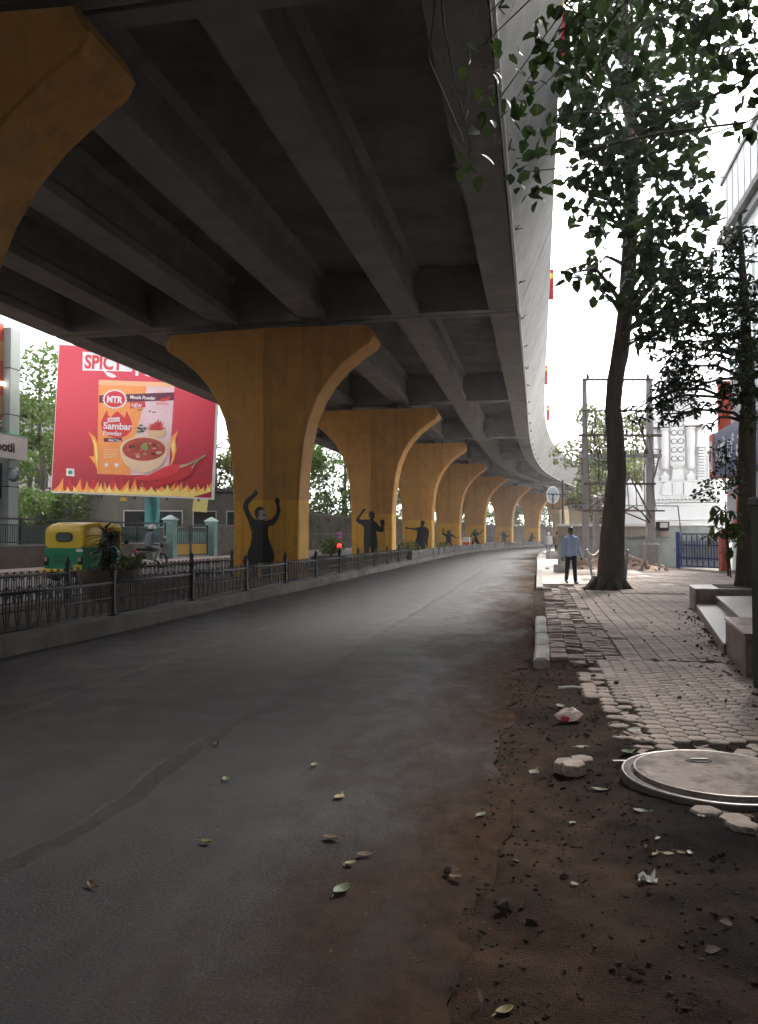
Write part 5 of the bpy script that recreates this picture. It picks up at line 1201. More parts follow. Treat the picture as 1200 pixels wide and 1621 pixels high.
# electric H-frame -----------------------------------------------------
M_pole = mat('concrete_pole', (.32, .30, .30), (.42, .40, .39), .9, 2, 7, .2, 20); M_rust = mat('rusty_angle', (.10, .07, .055), (.18, .13, .105), .8, 5)
hf = thing('electric_pole_frame', 'two-pole electric frame with cross-arms and insulators behind the big tree', 'pole frame', (9.6, 37.0, 0))
for x, w in ((0, .15), (3.02, .19)):
    obj('pole', MB().loft([[(x - w, -w, 0), (x + w, -w, 0), (x + w, w, 0), (x - w, w, 0)], [(x - w * .62, -w * .62, 8.95), (x + w * .62, -w * .62, 8.95), (x + w * .62, w * .62, 8.95), (x - w * .62, w * .62, 8.95)]]), M_pole, hf, bevel=.02)
obj('pole_footing', MB().cbox((3.02, 0, .6), (.62, .6, 1.3), .06), M_pole, hf)
for z, x0, x1, w in ((8.85, -.1, 3.15, .1), (6.25, -.35, 3.5, .12), (5.3, -.35, 3.5, .16), (4.0, -.1, 3.2, .1), (2.75, -.2, 3.6, .07), (7.4, -.1, 3.15, .06)):
    obj('cross_arm', MB().box(((x0 + x1) / 2, -.2, z), (x1 - x0, .1, w)), M_rust if w < .16 else M_pole, hf)
for a, b in (((.1, -.2, 5.3), (1.2, -.2, 6.25)), ((2.9, -.2, 5.3), (2.3, -.2, 7.4)), ((0, -.25, 2.75), (1.6, -.25, 4.0)), ((2.0, -.2, 4.4), (3.0, -.2, 2.4)), ((3.1, -.1, 4.0), (3.5, -.1, 5.6)), ((1.0, -.25, 3.0), (2.9, -.25, 2.2))):
    obj('brace', MB().bar(a, b, .06), M_rust, hf)
ins = MB().lathe([(.03, 0), (.09, .03), (.05, .06), (.1, .1), (.05, .13), (.08, .17), (.03, .21), (.02, .3)], 10).mesh('insulator'); ins.materials.append(mat('brown_porcelain', (.06, .03, .025), None, .2))
for z, xs in ((5.4, (.25, .65, 2.4, 2.75)), (6.33, (.3, .9, 1.9, 2.6)), (8.9, (.1, 1.5, 2.9))):
    for x in xs: piece('insulator', ins, (x, -.2, z), (0, 0, 0), hf)
rw = random.Random(3)
for k in range(8):
    x = .15 + k * .36; obj('lattice_bar', MB().bar((x, -.28, 2.8), (x + rw.uniform(-.35, .35), -.28, rw.choice((5.3, 6.25, 7.4)) - .06), .035), M_rust, hf)
for k in range(14):
    x = rw.uniform(-.2, 3.2); z0 = rw.choice((8.8, 6.2, 7.4)); z1 = rw.choice((5.3, 4.0, 2.75)); x2 = x + rw.uniform(-.5, .5)
    pts = [(x + (x2 - x) * u + .08 * math.sin(u * 9 + k), -.3 - .1 * math.sin(u * 3.1), z0 + (z1 - z0) * u) for u in np.linspace(0, 1, 8)]
    obj('wire', MB().tube(pts, .018, 5), M_dark, hf)
obj('cable', MB().tube([(1.4, -.3, 3.0), (1.7, -.35, 2.75), (2.1, -.35, 2.95), (2.5, -.3, 2.7), (2.9, -.3, 2.2)], .035, 6), M_dark, hf)
obj('fuse_box', MB().box((-.9, -.2, 3.9), (.12, .12, .12)).box((-.55, -.25, 3.05), (.9, .2, .08)), M_rust, hf)
tag(obj('concrete_stub', MB().loft([[(-.13, -.13, 0), (.13, -.13, 0), (.13, .13, 0), (-.13, .13, 0)], [(-.11, -.11, 3.4), (.11, -.11, 3.4), (.11, .11, 3.5), (-.11, .11, 3.5)]]), M_pole, loc=(10.15, 37.2, 0)), 'short concrete post beside the left pole of the electric frame', 'post')
fn = thing('mesh_fence_frame', 'thin steel frame fence around the electric poles', 'fence', (8.7, 36.2, 0))
for a, b in (((0, 0, 0), (0, 0, 3.0)), ((0, 0, 3.0), (4.9, 0, 2.95)), ((4.9, 0, 2.95), (5.1, 0, 1.0))): obj('frame_bar', MB().bar(a, b, .045), M_steel, fn)
for k in range(7): obj('mesh_wire', MB().bar((.0, .0, .3 + k * .38), (1.0, .0, .3 + k * .38), .012), M_steel, fn)
for k in range(5): obj('mesh_wire', MB().bar((.2 + k * .2, .015, .1), (.2 + k * .2, .015, 3.0), .012), M_steel, fn)
# rubble
rs = np.random.RandomState(9)
rbm = st_grid if False else None
hp = thing('rubble_heap', 'heap of brown earth and broken stone at the foot of the electric poles', 'rubble', (11.2, 36.3, .04))
gx, gy = np.meshgrid(np.linspace(-3.2, 2.6, 50), np.linspace(-1.4, 1.6, 28), indexing='ij')
gz = .75 * np.exp(-((gx + .3) / 1.6) ** 2 - (gy / .8) ** 2) * (1 + .35 * fbm(gx * 2, gy * 2, 3)) + .25 * np.exp(-((gx + 2) / .8) ** 2 - ((gy - .2) / .6) ** 2) - .05 + .06 * fbm(gx * 3, gy * 3, 8)
ij = np.arange(49 * 27); a = (ij // 27) * 28 + ij % 27
np_mesh('earth', np.stack([gx.ravel(), gy.ravel(), gz.ravel()], 1), np.stack([a, a + 28, a + 29, a + 1], 1), mat('red_earth', (.20, .13, .09), (.34, .23, .165), .95, 3, 8, .6, 14), hp, True)
def rock_mesh(name, r, seed, m, flat=.7):
    rs = np.random.RandomState(seed); bm = bmesh.new(); bmesh.ops.create_icosphere(bm, subdivisions=1, radius=r)
    for v in bm.verts: v.co *= 1 + rs.uniform(-.28, .22); v.co.z *= flat
    me = bpy.data.meshes.new(name); bm.to_mesh(me); bm.free(); me.materials.append(m); return me
M_rock = mat('rubble_stone', (.28, .23, .19), (.42, .36, .31), .95, 5, 6, .4, 20, rand=.25)
RK = [rock_mesh('stone', 1, k, M_rock) for k in range(5)]
for k in range(46):
    x = rs.normal(-.3, 1.2); y = rs.normal(-.5, .5); z = max(0, .7 * math.exp(-((x + .3) / 1.6) ** 2 - (y / .8) ** 2)); o = piece('stone', RK[k % 5], (x, y, z), tuple(rs.uniform(0, 3, 3)), hp); q = rs.uniform(.05, .17); o.scale = (q, q, q * .8)

# round traffic sign seen from behind, far footpath
sn = thing('round_traffic_sign', 'round traffic sign seen from behind on a dark pole under the flyover bend', 'sign', (11.55, 50.0, .1), .15)
obj('pole', MB().tube([(0, 0, 0), (0, 0, 5.0)], .06, 8), M_iron, sn)
dk = MB(); dk.loft([[(-.66 + .38 * math.cos(a), y, 4.05 + .5 * math.sin(a)) for a in np.linspace(0, 2 * math.pi, 24, endpoint=False)] for y in (-.01, .02)])
ds_ = obj('disc', dk, mat('sign_back', (.36, .38, .40), (.42, .44, .46), .5, 3), sn)
obj('rim', MB().tube([(-.66 + .4 * math.cos(a), -.01, 4.05 + .52 * math.sin(a)) for a in np.linspace(0, 2 * math.pi, 25)], .035, 6), M_white, ds_, smooth=True)
for z, x0 in ((4.1, -1.05), (3.2, -1.1)): obj('bracket', MB().bar((x0, -.06, z), (.25, -.06, z), .05), M_iron, sn)
obj('bracket', MB().bar((-.66, -.06, 3.2), (-.66, -.06, 4.1), .06), M_iron, sn)
yb = thing('yellow_building', 'pale yellow gabled building beyond the round sign', 'building', (16.6, 66, .05), -.15)
obj('wall', MB().add([(-1.6, 0, 0), (1.3, 0, 0), (1.3, 0, 5.6), (.9, 0, 5.7), (-1.6, 0, 3.6), (-1.6, 6, 0), (1.3, 6, 0), (1.3, 6, 5.6), (.9, 6, 5.7), (-1.6, 6, 3.6)], [(0, 1, 2, 3, 4), (9, 8, 7, 6, 5), (0, 5, 6, 1), (1, 6, 7, 2), (2, 7, 8, 3), (3, 8, 9, 4), (4, 9, 5, 0)]), mat('cream_wall', (.55, .44, .27), (.62, .51, .33), .85, 1, 6), yb); obj('roof', MB().bar((-1.75, -.2, 3.6), (1.0, -.2, 5.85), .4, .1), M_rust, yb)
tag(obj('leaning_post', MB().loft([[(-.2, -.2, 0), (.2, -.2, 0), (.2, .2, 0), (-.2, .2, 0)], [(-.45, -.12, 3.6), (-.15, -.12, 3.6), (-.15, .12, 3.4), (-.45, .12, 3.4)]]), mat('cream_wall', (.55, .44, .27)), loc=(13.9, 58, .08)), 'cream leaning post between the round sign and the yellow building', 'post')

# granite planter, steps, pedestal, post ---------------------------------
M_gran = mat('brown_granite', (.17, .13, .11), (.26, .205, .175), .45, 30, 8, .05, 60, c3=(.11, .085, .075), s3=6, spec=.5); M_grant = mat('pale_granite_edge', (.30, .265, .23), (.38, .34, .30), .5, 20, spec=.5)
def poly_thing(name, label, cat, poly, z0, z1, top=.03, over=.025, m=M_gran, mt=M_grant):
    c = Vector((sum(p[0] for p in poly) / len(poly), sum(p[1] for p in poly) / len(poly))); t = thing(name, label, cat, (c.x, c.y, z0))
    P = [(p[0] - c.x, p[1] - c.y) for p in poly]; L = [Vector(p).length for p in P]
    obj('cladding', MB().prism(P, 0, z1 - z0 - top), m, t)
    Q = [tuple(Vector(p) * (1 + over / l)) for p, l in zip(P, L)]
    obj('top_slab', MB().prism(Q, z1 - z0 - top + .001, z1 - z0), mt, t)
    return t, P
pt, P = poly_thing('granite_planter', 'low brown granite planter around the dark tree at right', 'planter', PLANTER, .04, .555)
obj('soil', MB().prism([tuple(Vector(p) * .82) for p in P], .50, .53), M_soil, pt)
S1 = [(4.33, 10.05), (5.2, 9.95), (7.2, 15.55), (6.25, 15.72)]; S2 = [(4.92, 10.6), (8.2, 10.0), (9.9, 15.4), (6.6, 15.6)]
poly_thing('granite_step', 'lower granite step rising from the pavers towards the planter', 'step', S1, .03, .25, m=M_gran); poly_thing('granite_step', 'upper granite step above the lower one, beside the planter', 'step', S2, .04, .42)
pd, P = poly_thing('granite_pedestal', 'polished granite block in front of the steps at the right edge', 'pedestal', PEDESTAL, .03, .57, m=M_gran, mt=mat('red_granite_top', (.20, .11, .09), (.28, .17, .14), .25, 20, spec=.6))
obj('slab_joint', MB().bar((P[0][0] + .3, P[0][1] + .85, .5415), (P[1][0], P[1][1] + .8, .5415), .012, .004), M_dark, pd)
po = thing('gate_post', 'dark square metal gate post at the right edge of the view', 'post', (3.79, 7.85, .04), .1)
obj('shaft', MB().cbox((0, 0, .93), (.17, .17, 1.86), .012), mat('dark_green_metal', (.016, .022, .02), (.03, .036, .032), .5, 4), po); obj('cap', MB().cbox((0, 0, 1.9), (.22, .22, .08), .02), MATS['dark_green_metal'], po)

# posts by the tree --------------------------------------------------------
def stake(label, a, b, r):
    t = thing('steel_post', label, 'post', a); d = Vector(b) - Vector(a)
    obj('tube', MB().tube([(0, 0, 0), d], r, 10), M_steel, t, smooth=R(40)); obj('cap', MB().ball(d, r * 1.5, 10, 6), M_steel, t, smooth=True)
stake('leaning galvanised post right of the big tree trunk', (6.85, 22.3, .06), (6.98, 22.35, 1.16), .04)
t_ = stake('leaning thin post left of the big tree, near the walking man', (6.55, 24.3, .06), (6.42, 24.6, 1.14), .035)
stake('short post behind the big tree with a drooping rope', (9.3, 33, .06), (9.2, 33, 1.1), .04)
tag(obj('rope', MB().tube([(6.42, 24.6, 1.16), (7.2, 27, .95), (8.0, 29.5, .9), (9.2, 33, 1.1)], .022, 6), mat('pale_rope', (.5, .45, .38), None, .9)), 'pale rope slung between the leaning posts', 'rope')
tag(obj('concrete_block', MB().cbox((0, 0, .17), (.5, .4, .34), .03).cbox((.1, .05, .39), (.3, .3, .1), .02), M_kerb, loc=(7.35, 32.2, .10), rot=(0, .05, .3)), 'broken concrete block on the footpath behind the walking man', 'concrete block')
tag(obj('concrete_block', MB().cbox((0, 0, .2), (.9, .5, .4), .04).cbox((-.15, 0, .46), (.5, .4, .14), .03), M_kerb, loc=(11.3, 51.5, .10), rot=(0, 0, .2)), 'concrete stump by the two distant pedestrians', 'concrete block')

# flags on the flyover parapet
def flag(s, t, h, label, seed):
    f = thing('parapet_flag', label, 'flag', G(s, t, 11.25), head(s), 'flags along the flyover parapet')
    obj('pole', MB().tube([(0, 0, 0), (0, 0, h)], .03, 6), M_steel, f)
    cs = [mat('flag_red', (.42, .02, .03), None, .8), mat('flag_yellow', (.8, .55, .02), None, .8), M_white]
    for k, (z0, z1, m_) in enumerate([(.55, .8, cs[0]), (.8, .9, cs[1]), (.3, .55, cs[0]), (.9, 1.0, cs[0])]):
        obj('cloth', MB().loft([[(.03 + .22 * u, .05 * math.sin(u * 5 + k) + y, z0 * h) for u in (0, .35, .7, 1)] + [(.03 + .22 * u, .05 * math.sin(u * 5 + k) + y + .012, z0 * h) for u in (1, .7, .35, 0)] for y in (0,)] + [[(.03 + .22 * u, .05 * math.sin(u * 5 + k), z1 * h) for u in (0, .35, .7, 1)] + [(.03 + .22 * u, .05 * math.sin(u * 5 + k) + .012, z1 * h) for u in (1, .7, .35, 0)]]), m_, f)
flag(8.0, 8.9, 2.2, 'red and yellow flag on the parapet, high up among the leaves', 1); flag(25.6, 9.0, 1.9, 'red striped flag on the parapet, left of the tree trunk at mid height', 2); flag(45.5, 9.0, 1.9, 'red striped flag on the parapet, second of the lower two', 3); flag(63, 9.0, 1.9, 'red flag on the parapet where the flyover starts to bend', 4)
# ------------------------------------------------------------------ vehicles
M_yel = mat('auto_yellow', (.72, .48, .03), (.78, .54, .05), .4, 2, spec=.4); M_grn = mat('auto_green', (.012, .2, .10), (.02, .25, .13), .4, 2, spec=.5)
def rrect(w, z0, z1, r, y, n=4, wt=None):
    """rounded rectangle in the xz plane (half width w)"""
    wt = wt or w; P = []
    for cx, cz, a0 in ((w - r, z0 + r, -90), (wt - r, z1 - r, 0), (-wt + r, z1 - r, 90), (-w + r, z0 + r, 180)):
        for k in range(n + 1):
            a = R(a0 + 90 * k / n); P.append((cx + r * math.cos(a), y, cz + r * math.sin(a)))
    return P
ar = thing('auto_rickshaw', 'yellow and green auto rickshaw seen from behind on the far carriageway', 'auto rickshaw', (-8.72, 23.95, .282), head(12))
body = obj('body', MB().loft([rrect(.60, .36, .96, .08, -1.30), rrect(.655, .32, .98, .06, -1.22), rrect(.655, .30, .98, .04, -.5), rrect(.655, .30, .98, .04, -.38)]).loft([rrect(.64, .28, .40, .03, -.38), rrect(.62, .28, .40, .03, .6)]).loft([rrect(.6, .3, .95, .1, .55), rrect(.52, .3, .98, .12, .9), rrect(.30, .36, .9, .12, 1.2), rrect(.16, .42, .8, .1, 1.32)]), M_grn, ar, smooth=R(35))
for k in range(5): obj('louvre', MB().box((-.05, -1.302, .55 + k * .055), (.5, .012, .012)), M_dark, body)
can = MB()
can.loft([rrect(.60, .97, 1.50, .16, -1.27), rrect(.645, .965, 1.60, .17, -1.20), rrect(.655, .965, 1.66, .18, -1.05), rrect(.655, .965, 1.70, .18, -.8), rrect(.655, .965, 1.71, .18, -.40)])
can.loft([rrect(.655, 1.50, 1.715, .10, -.42), rrect(.655, 1.50, 1.71, .10, .2), rrect(.62, 1.46, 1.67, .10, .75), rrect(.58, 1.42, 1.56, .06, .86)])
co = obj('canopy', can, M_yel, ar, smooth=R(35))
obj('seam', MB().tube([(.652 * math.cos(a) * 1.004, -1.1, 1.46 + .21 * math.sin(a)) for a in np.linspace(0, math.pi, 15)], .012, 5), M_yel, co)
wd = obj('rear_window', MB().loft([rrect(.24, 1.17, 1.39, .1, -1.275), rrect(.24, 1.17, 1.39, .1, -1.29)]), mat('grey_window', (.10, .12, .12), None, .2, spec=.6), ar); obj('window_seal', MB().tube([*[p for p in rrect(.25, 1.16, 1.40, .11, -1.292)], rrect(.25, 1.16, 1.40, .11, -1.292)[0]], .014, 5), M_dark, wd)
obj('bumper', MB().cbox((0, -1.36, .33), (1.36, .07, .09), .015), M_yel, ar)
obj('underbody', MB().box((0, -.4, .22), (1.0, 1.6, .16)), M_dark, ar); obj('mudflap', MB().box((-.45, -1.2, .2), (.25, .02, .22)).box((.45, -1.2, .2), (.25, .02, .22)), M_dark, ar)
for sg in (-1, 1):
    tl = obj('tail_light', MB().cbox((.53 * sg, -1.315, .60), (.11, .06, .26), .01), M_dark, ar); obj('lens', MB().cbox((.53 * sg, -1.352, .65), (.09, .03, .12), .01), mat('lens_cream', (.6, .45, .33), (.5, .12, .06), .3, 30), tl)
    wh = obj('wheel', MB().tube([(.5 * sg - .06, -.85, .2), (.5 * sg + .06, -.85, .2)], .205, 20), M_dark, ar, smooth=R(40)); obj('rim', MB().tube([(.5 * sg - .064, -.85, .2), (.5 * sg + .064, -.85, .2)], .11, 14), M_steel, wh)
    obj('canopy_post', MB().bar((.6 * sg, .78, .95), (.6 * sg, .75, 1.5), .04), M_yel, ar)
    mi_ = obj('mirror', MB().ball((.76 * sg, .85, 1.12), .07, 8, 5), M_dark, ar); obj('mirror_arm', MB().bar((.5 * sg, .9, .98), (.74 * sg, .86, 1.1), .018), M_iron, mi_)
wh = obj('wheel', MB().tube([(-.055, 1.1, .2), (.055, 1.1, .2)], .205, 20), M_dark, ar, smooth=R(40)); obj('mudguard', MB().tube([(0, .88, .4), (0, 1.0, .46), (0, 1.12, .47), (0, 1.28, .42)], .075, 8), M_grn, ar)
obj('windscreen', MB().add([(-.56, .86, .98), (.56, .86, .98), (.55, .8, 1.46), (-.55, .8, 1.46)], [(0, 1, 2, 3)]), mat('windscreen_glass', (.3, .34, .35), None, .1, spec=.7), ar)
obj('seat', MB().cbox((0, -.35, .62), (1.1, .5, .2), .04).cbox((0, -.1, .9), (1.1, .1, .5), .03), M_dark, ar); obj('driver_seat', MB().cbox((0, .35, .62), (.7, .35, .16), .04), M_dark, ar); obj('handlebar', MB().tube([(-.3, .72, 1.0), (0, .8, .98), (.3, .72, 1.0)], .016, 6), M_iron, ar)
obj('number_plate', MB().box((.5, -1.40, .43), (.26, .012, .13)), M_yel, ar); obj('sticker', MB().box((.50, -1.305, .90), (.2, .01, .085)), M_white, ar); obj('sticker', MB().box((.658, -.95, .78), (.01, .1, .1)), M_yel, ar)
MATS['plate_print'] = mat('plate_print', (.05, .04, .02), None, .6)
for k in range(5): obj('plate_character', MB().box((.42 + k * .04, -1.408, .43), (.018, .004, .06)), MATS['plate_print'], ar)

# motorcycle
mc = thing('motorcycle', 'dark motorcycle with mirrors whitened by sun glint ridden away on the far carriageway', 'motorcycle', (-9.15, 32.0, .282), head(20) - .25)
for y in (-.62, .66):
    w_ = obj('wheel', MB().tube([(.30 * math.cos(a) * 0, y + .27 * math.cos(a), .31 + .27 * math.sin(a)) for a in np.linspace(0, 2 * math.pi, 21)], .05, 6), M_dark, mc, smooth=True); obj('hub', MB().tube([(-.06, y, .31), (.06, y, .31)], .06, 10), M_steel, w_)
    for k in range(5): obj('spoke', MB().bar((0, y, .31), (0, y + .26 * math.cos(k * 1.257), .31 + .26 * math.sin(k * 1.257)), .016), M_steel, w_)
M_mc = mat('bike_red_black', (.06, .012, .012), (.09, .02, .02), .35, 3, spec=.5)
obj('tank', MB().loft([rrect(.06, .78, .88, .04, -.05), rrect(.14, .74, 1.0, .08, .1), rrect(.15, .74, 1.02, .08, .3), rrect(.08, .78, .98, .05, .45)]), M_mc, mc, smooth=R(40)); obj('seat', MB().loft([rrect(.09, .74, .82, .03, -.75), rrect(.13, .72, .82, .04, -.5), rrect(.12, .70, .80, .04, -.05)]), M_dark, mc, smooth=R(40))
obj('engine', MB().cbox((0, .12, .45), (.3, .42, .36), .04), M_steel, mc); obj('frame', MB().tube([(0, -.62, .31), (0, -.3, .6), (0, .1, .7), (0, .42, .85), (0, .66, .31)], .035, 6), M_iron, mc); obj('exhaust', MB().tube([(.14, .3, .32), (.17, -.1, .28), (.18, -.75, .36)], [.03, .035, .05], 8), M_steel, mc)
obj('rear_mudguard', MB().tube([(0, -.95, .55), (0, -.88, .66), (0, -.65, .70), (0, -.4, .66)], .07, 6), M_mc, mc); obj('tail_lamp', MB().cbox((0, -.93, .72), (.16, .08, .09), .02), mat('tail_red', (.5, .03, .02), None, .3), mc); obj('plate', MB().box((0, -.97, .55), (.2, .01, .12)), M_white, mc)
obj('handlebar', MB().tube([(-.36, .28, 1.04), (-.2, .4, 1.06), (.2, .4, 1.06), (.36, .28, 1.04)], .018, 6), M_iron, mc); obj('headlamp', MB().ball((0, .58, .92), .11, 10, 6), M_dark, mc)
for sg in (-1, 1):
    m_ = obj('mirror', MB().ball((.40 * sg, .36, 1.27), .07, 10, 6, sc=(1, .4, .8)), M_white, mc); obj('mirror_stalk', MB().bar((.26 * sg, .36, 1.05), (.4 * sg, .36, 1.25), .015), M_iron, m_)  # white paint stands in for sun glare on the mirrors

# ------------------------------------------------------------------ people
def capsule(mb, a, b, ra, rb, n=10):
    a = Vector(a); b = Vector(b); t = (b - a)
    if t.length < 1e-6: t = Vector((0, 0, 1e-4))
    u = t.normalized()
    mb.tube([a - u * ra * .96, a - u * ra * .7, a - u * ra * .3, a, b, b + u * rb * .3, b + u * rb * .7, b + u * rb * .96], [ra * .25, ra * .71, ra * .95, ra, rb, rb * .95, rb * .71, rb * .25], n)
def person(label, loc, rz, segs, mats, voxel=.014, group=None, extra=None):
    """segs: (a, b, ra, rb, material key); fused into one continuous skin"""
    t = thing('person', label, 'person', loc, rz, group)
    mb = MB()
    for a, b, ra, rb, k in segs: capsule(mb, a, b, ra, rb)
    tmp = obj('body', mb, None); md = tmp.modifiers.new('r', 'REMESH'); md.mode = 'VOXEL'; md.voxel_size = voxel
    sm = tmp.modifiers.new('s', 'SMOOTH'); sm.iterations = 2; sm.factor = .4
    bpy.context.view_layer.update(); dg = bpy.context.evaluated_depsgraph_get()
    me = bpy.data.meshes.new_from_object(tmp.evaluated_get(dg)); bpy.data.objects.remove(tmp)
    C = np.empty(len(me.polygons) * 3, dtype=np.float32); me.polygons.foreach_get('center', C); C = C.reshape(-1, 3)
    best = np.full(len(C), 1e9); mi = np.zeros(len(C), dtype=np.int32); keys = list(mats)
    for a, b, ra, rb, k in segs:
        A = np.array(a, float); D = np.array(b, float) - A; l2 = max(D @ D, 1e-9)
        u = np.clip(((C - A) @ D) / l2, 0, 1); d = np.linalg.norm(C - A - u[:, None] * D, axis=1) - (ra + (rb - ra) * u)
        w = d < best; best[w] = d[w]; mi[w] = keys.index(k)
    for k in keys: me.materials.append(mats[k])
    me.polygons.foreach_set('material_index', mi); me.polygons.foreach_set('use_smooth', np.ones(len(mi), dtype=bool)); me.update()
    o = bpy.data.objects.new('body', me); COL.objects.link(o); o.parent = t
    return t
M_skin = mat('brown_skin', (.13, .07, .045), (.16, .09, .06), .6, 12); M_hair = mat('black_hair', (.008, .007, .006), (.02, .017, .015), .6, 40); M_shoe = mat('black_shoe', (.012, .011, .01), None, .4)
def hand(w, d, side, L=.17):
    """palm + five fingers from wrist w along direction d"""
    w = Vector(w); d = Vector(d).normalized(); s = Vector((0, -1, 0)) ; s = (s - d * s.dot(d)).normalized(); n = d.cross(s)
    out = [(w, w + d * .07, .028, .034, 'skin')]; k0 = w + d * .075
    for i, (o, l) in enumerate(((-.028, .062), (-.009, .074), (.011, .070), (.029, .052))):
        p = k0 + s * o; q = p + d * l * .55; e = q + (d * .75 + n * .5 * side) .normalized() * l * .5
        out += [(p, q, .011, .010, 'skin'), (q, e, .010, .008, 'skin')]
    p = w + d * .025 - s * .03; out += [(p, p + (d * .6 - s * .6).normalized() * .04, .013, .011, 'skin'), (p + (d * .6 - s * .6).normalized() * .04, p + (d * .6 - s * .6).normalized() * .04 + d * .03, .011, .009, 'skin')]
    return out
def head_segs(c, f=(0, -1, 0), hair='hair', cap=False):
    """c = centre of skull, f = facing"""
    c = Vector(c); f = Vector(f).normalized(); s = f.cross(Vector((0, 0, 1))); u = Vector((0, 0, 1))
    S = [(c + u * .02, c + u * .035, .088, .086, 'skin'), (c - u * .045 + f * .025, c - u * .07 + f * .035, .066, .05, 'skin'), (c - u * .01 + f * .088, c - u * .035 + f * .105, .012, .017, 'skin')]
    for q in (-1, 1):
        S += [(c + s * .088 * q - u * .005, c + s * .092 * q - u * .03, .018, .014, 'skin'), (c + s * .033 * q + f * .082 + u * .008, c + s * .036 * q + f * .082 + u * .008, .013, .013, 'hair')]
    S += [(c - s * .02 + f * .088 - u * .066, c + s * .02 + f * .088 - u * .066, .008, .008, 'lip' if False else 'skin'), (c - s * .025 + f * .086 - u * .05, c + s * .025 + f * .086 - u * .05, .009, .009, 'hair')]
    S += [(c + u * .055 - f * .015, c + u * .06 + f * .02, .088, .075, hair), (c + u * .02 - f * .035, c - u * .04 - f * .045, .078, .062, hair)]
    S += [(c - u * .08 - f * .01, c - u * .16 - f * .015, .052, .056, 'skin')]
    return S
def standing(facing=-1, stride=.0, armL=None, armR=None, shirt_hem=.86, lean=0, h=1.72, shortsleeve=False, loose=1.0):
    """generic standing or walking figure facing local -Y (facing -1) or +Y"""
    f = facing; k = h / 1.72; V3 = lambda x, y, z: Vector((x * k, y * k, z * k)); S = []
    for q in (-1, 1):
        st = stride * q; S += [(V3(.085 * q, 0, .92), V3(.09 * q, f * st * .45, .50), .098 * k, .072 * k, 'trousers'), (V3(.09 * q, f * st * .45, .50), V3(.092 * q, f * st - f * .02, .11 + (0.03 if st < 0 else 0)), .07 * k, .06 * k, 'trousers')]
        z0 = .045 + (.04 if st < -.05 else 0)
        S += [(V3(.094 * q, f * st - f * .05, z0), V3(.105 * q, f * st + f * .14, .035), .045 * k, .036 * k, 'shoe')]
        S += [(V3(.075 * q, 0, shirt_hem + .06), V3(.08 * q, 0, 1.12), .125 * k * loose, .118 * k * loose, 'shirt'), (V3(.08 * q, 0, 1.12), V3(.10 * q, 0, 1.36), .12 * k * loose, .105 * k, 'shirt')]
        S += [(V3(.02 * q, f * -.01, 1.44), V3(.165 * q, 0, 1.40), .062 * k, .068 * k, 'shirt')]
        sh = V3(.185 * q, 0, 1.385); dflt = (V3(.235 * q, f * (.04 - st * .3), 1.12), V3(.245 * q, f * (.06 + -st * .9) , .88))
        el, wr = (armL if q < 0 else armR) or dflt
        el, wr = Vector(el), Vector(wr)
        S += [(sh, el, .062 * k, .052 * k, 'shirt')]
        if shortsleeve: S += [(el, wr, .042 * k, .03 * k, 'skin')]
        else: S += [(el, wr, .052 * k, .042 * k, 'shirt')]
        S += hand(wr + (wr - el).normalized() * .03, wr - el, q)
    S += [(V3(0, 0, shirt_hem + .07), V3(0, 0, 1.3), .12 * k * loose, .115 * k, 'shirt')]
    S += [(V3(-.03, f * .02, 1.45), V3(.03, f * .02, 1.45), .05 * k, .05 * k, 'shirt')]
    return S, V3
M_blueshirt = mat('pale_blue_shirt', (.26, .34, .56), (.36, .44, .66), .85, 5, 7, .3, 25, c3=(.4, .42, .5), s3=14, t3=(.5, .6)); M_navytr = mat('navy_trousers', (.014, .018, .028), (.025, .03, .042), .85, 6, bump=.2, bscale=20)
S, V3 = standing(-1, .17, armR=(V3_ := None) or (Vector((.25, -.02, 1.13)), Vector((.27, -.13, .90))), armL=(Vector((-.25, .03, 1.12)), Vector((-.26, .02, .86))), shirt_hem=.87, loose=1.0, h=1.74)
S += head_segs((0, -.02, 1.645), (0, -1, -.1))
man = person('walking man in pale blue shirt and dark trousers coming towards the camera on the footpath', (6.02, 25.0, .10), .06, S, dict(skin=M_skin, hair=M_hair, shirt=M_blueshirt, trousers=M_navytr, shoe=M_shoe), .011)
cm_ = MB()
for q in (-1, 1): cm_.bar((.005 * q, -.115, 1.50), (.075 * q, -.05, 1.52), .045, .03)
obj('collar', cm_, M_blueshirt, man)
obj('shirt_placket', MB().bar((0, -.125, 1.46), (0, -.142, .9), .03, .01), M_blueshirt, man)
ph = thing('phone', 'small pale phone held in the left hand of the walking man', 'phone', man.location + Vector((.28, -.18, .78)))
obj('case', MB().cbox((0, 0, 0), (.075, .02, .14), .006), mat('phone_pale', (.6, .55, .55), None, .3), ph); obj('screen', MB().box((0, -.0115, 0), (.06, .003, .11)), M_dark, ph)
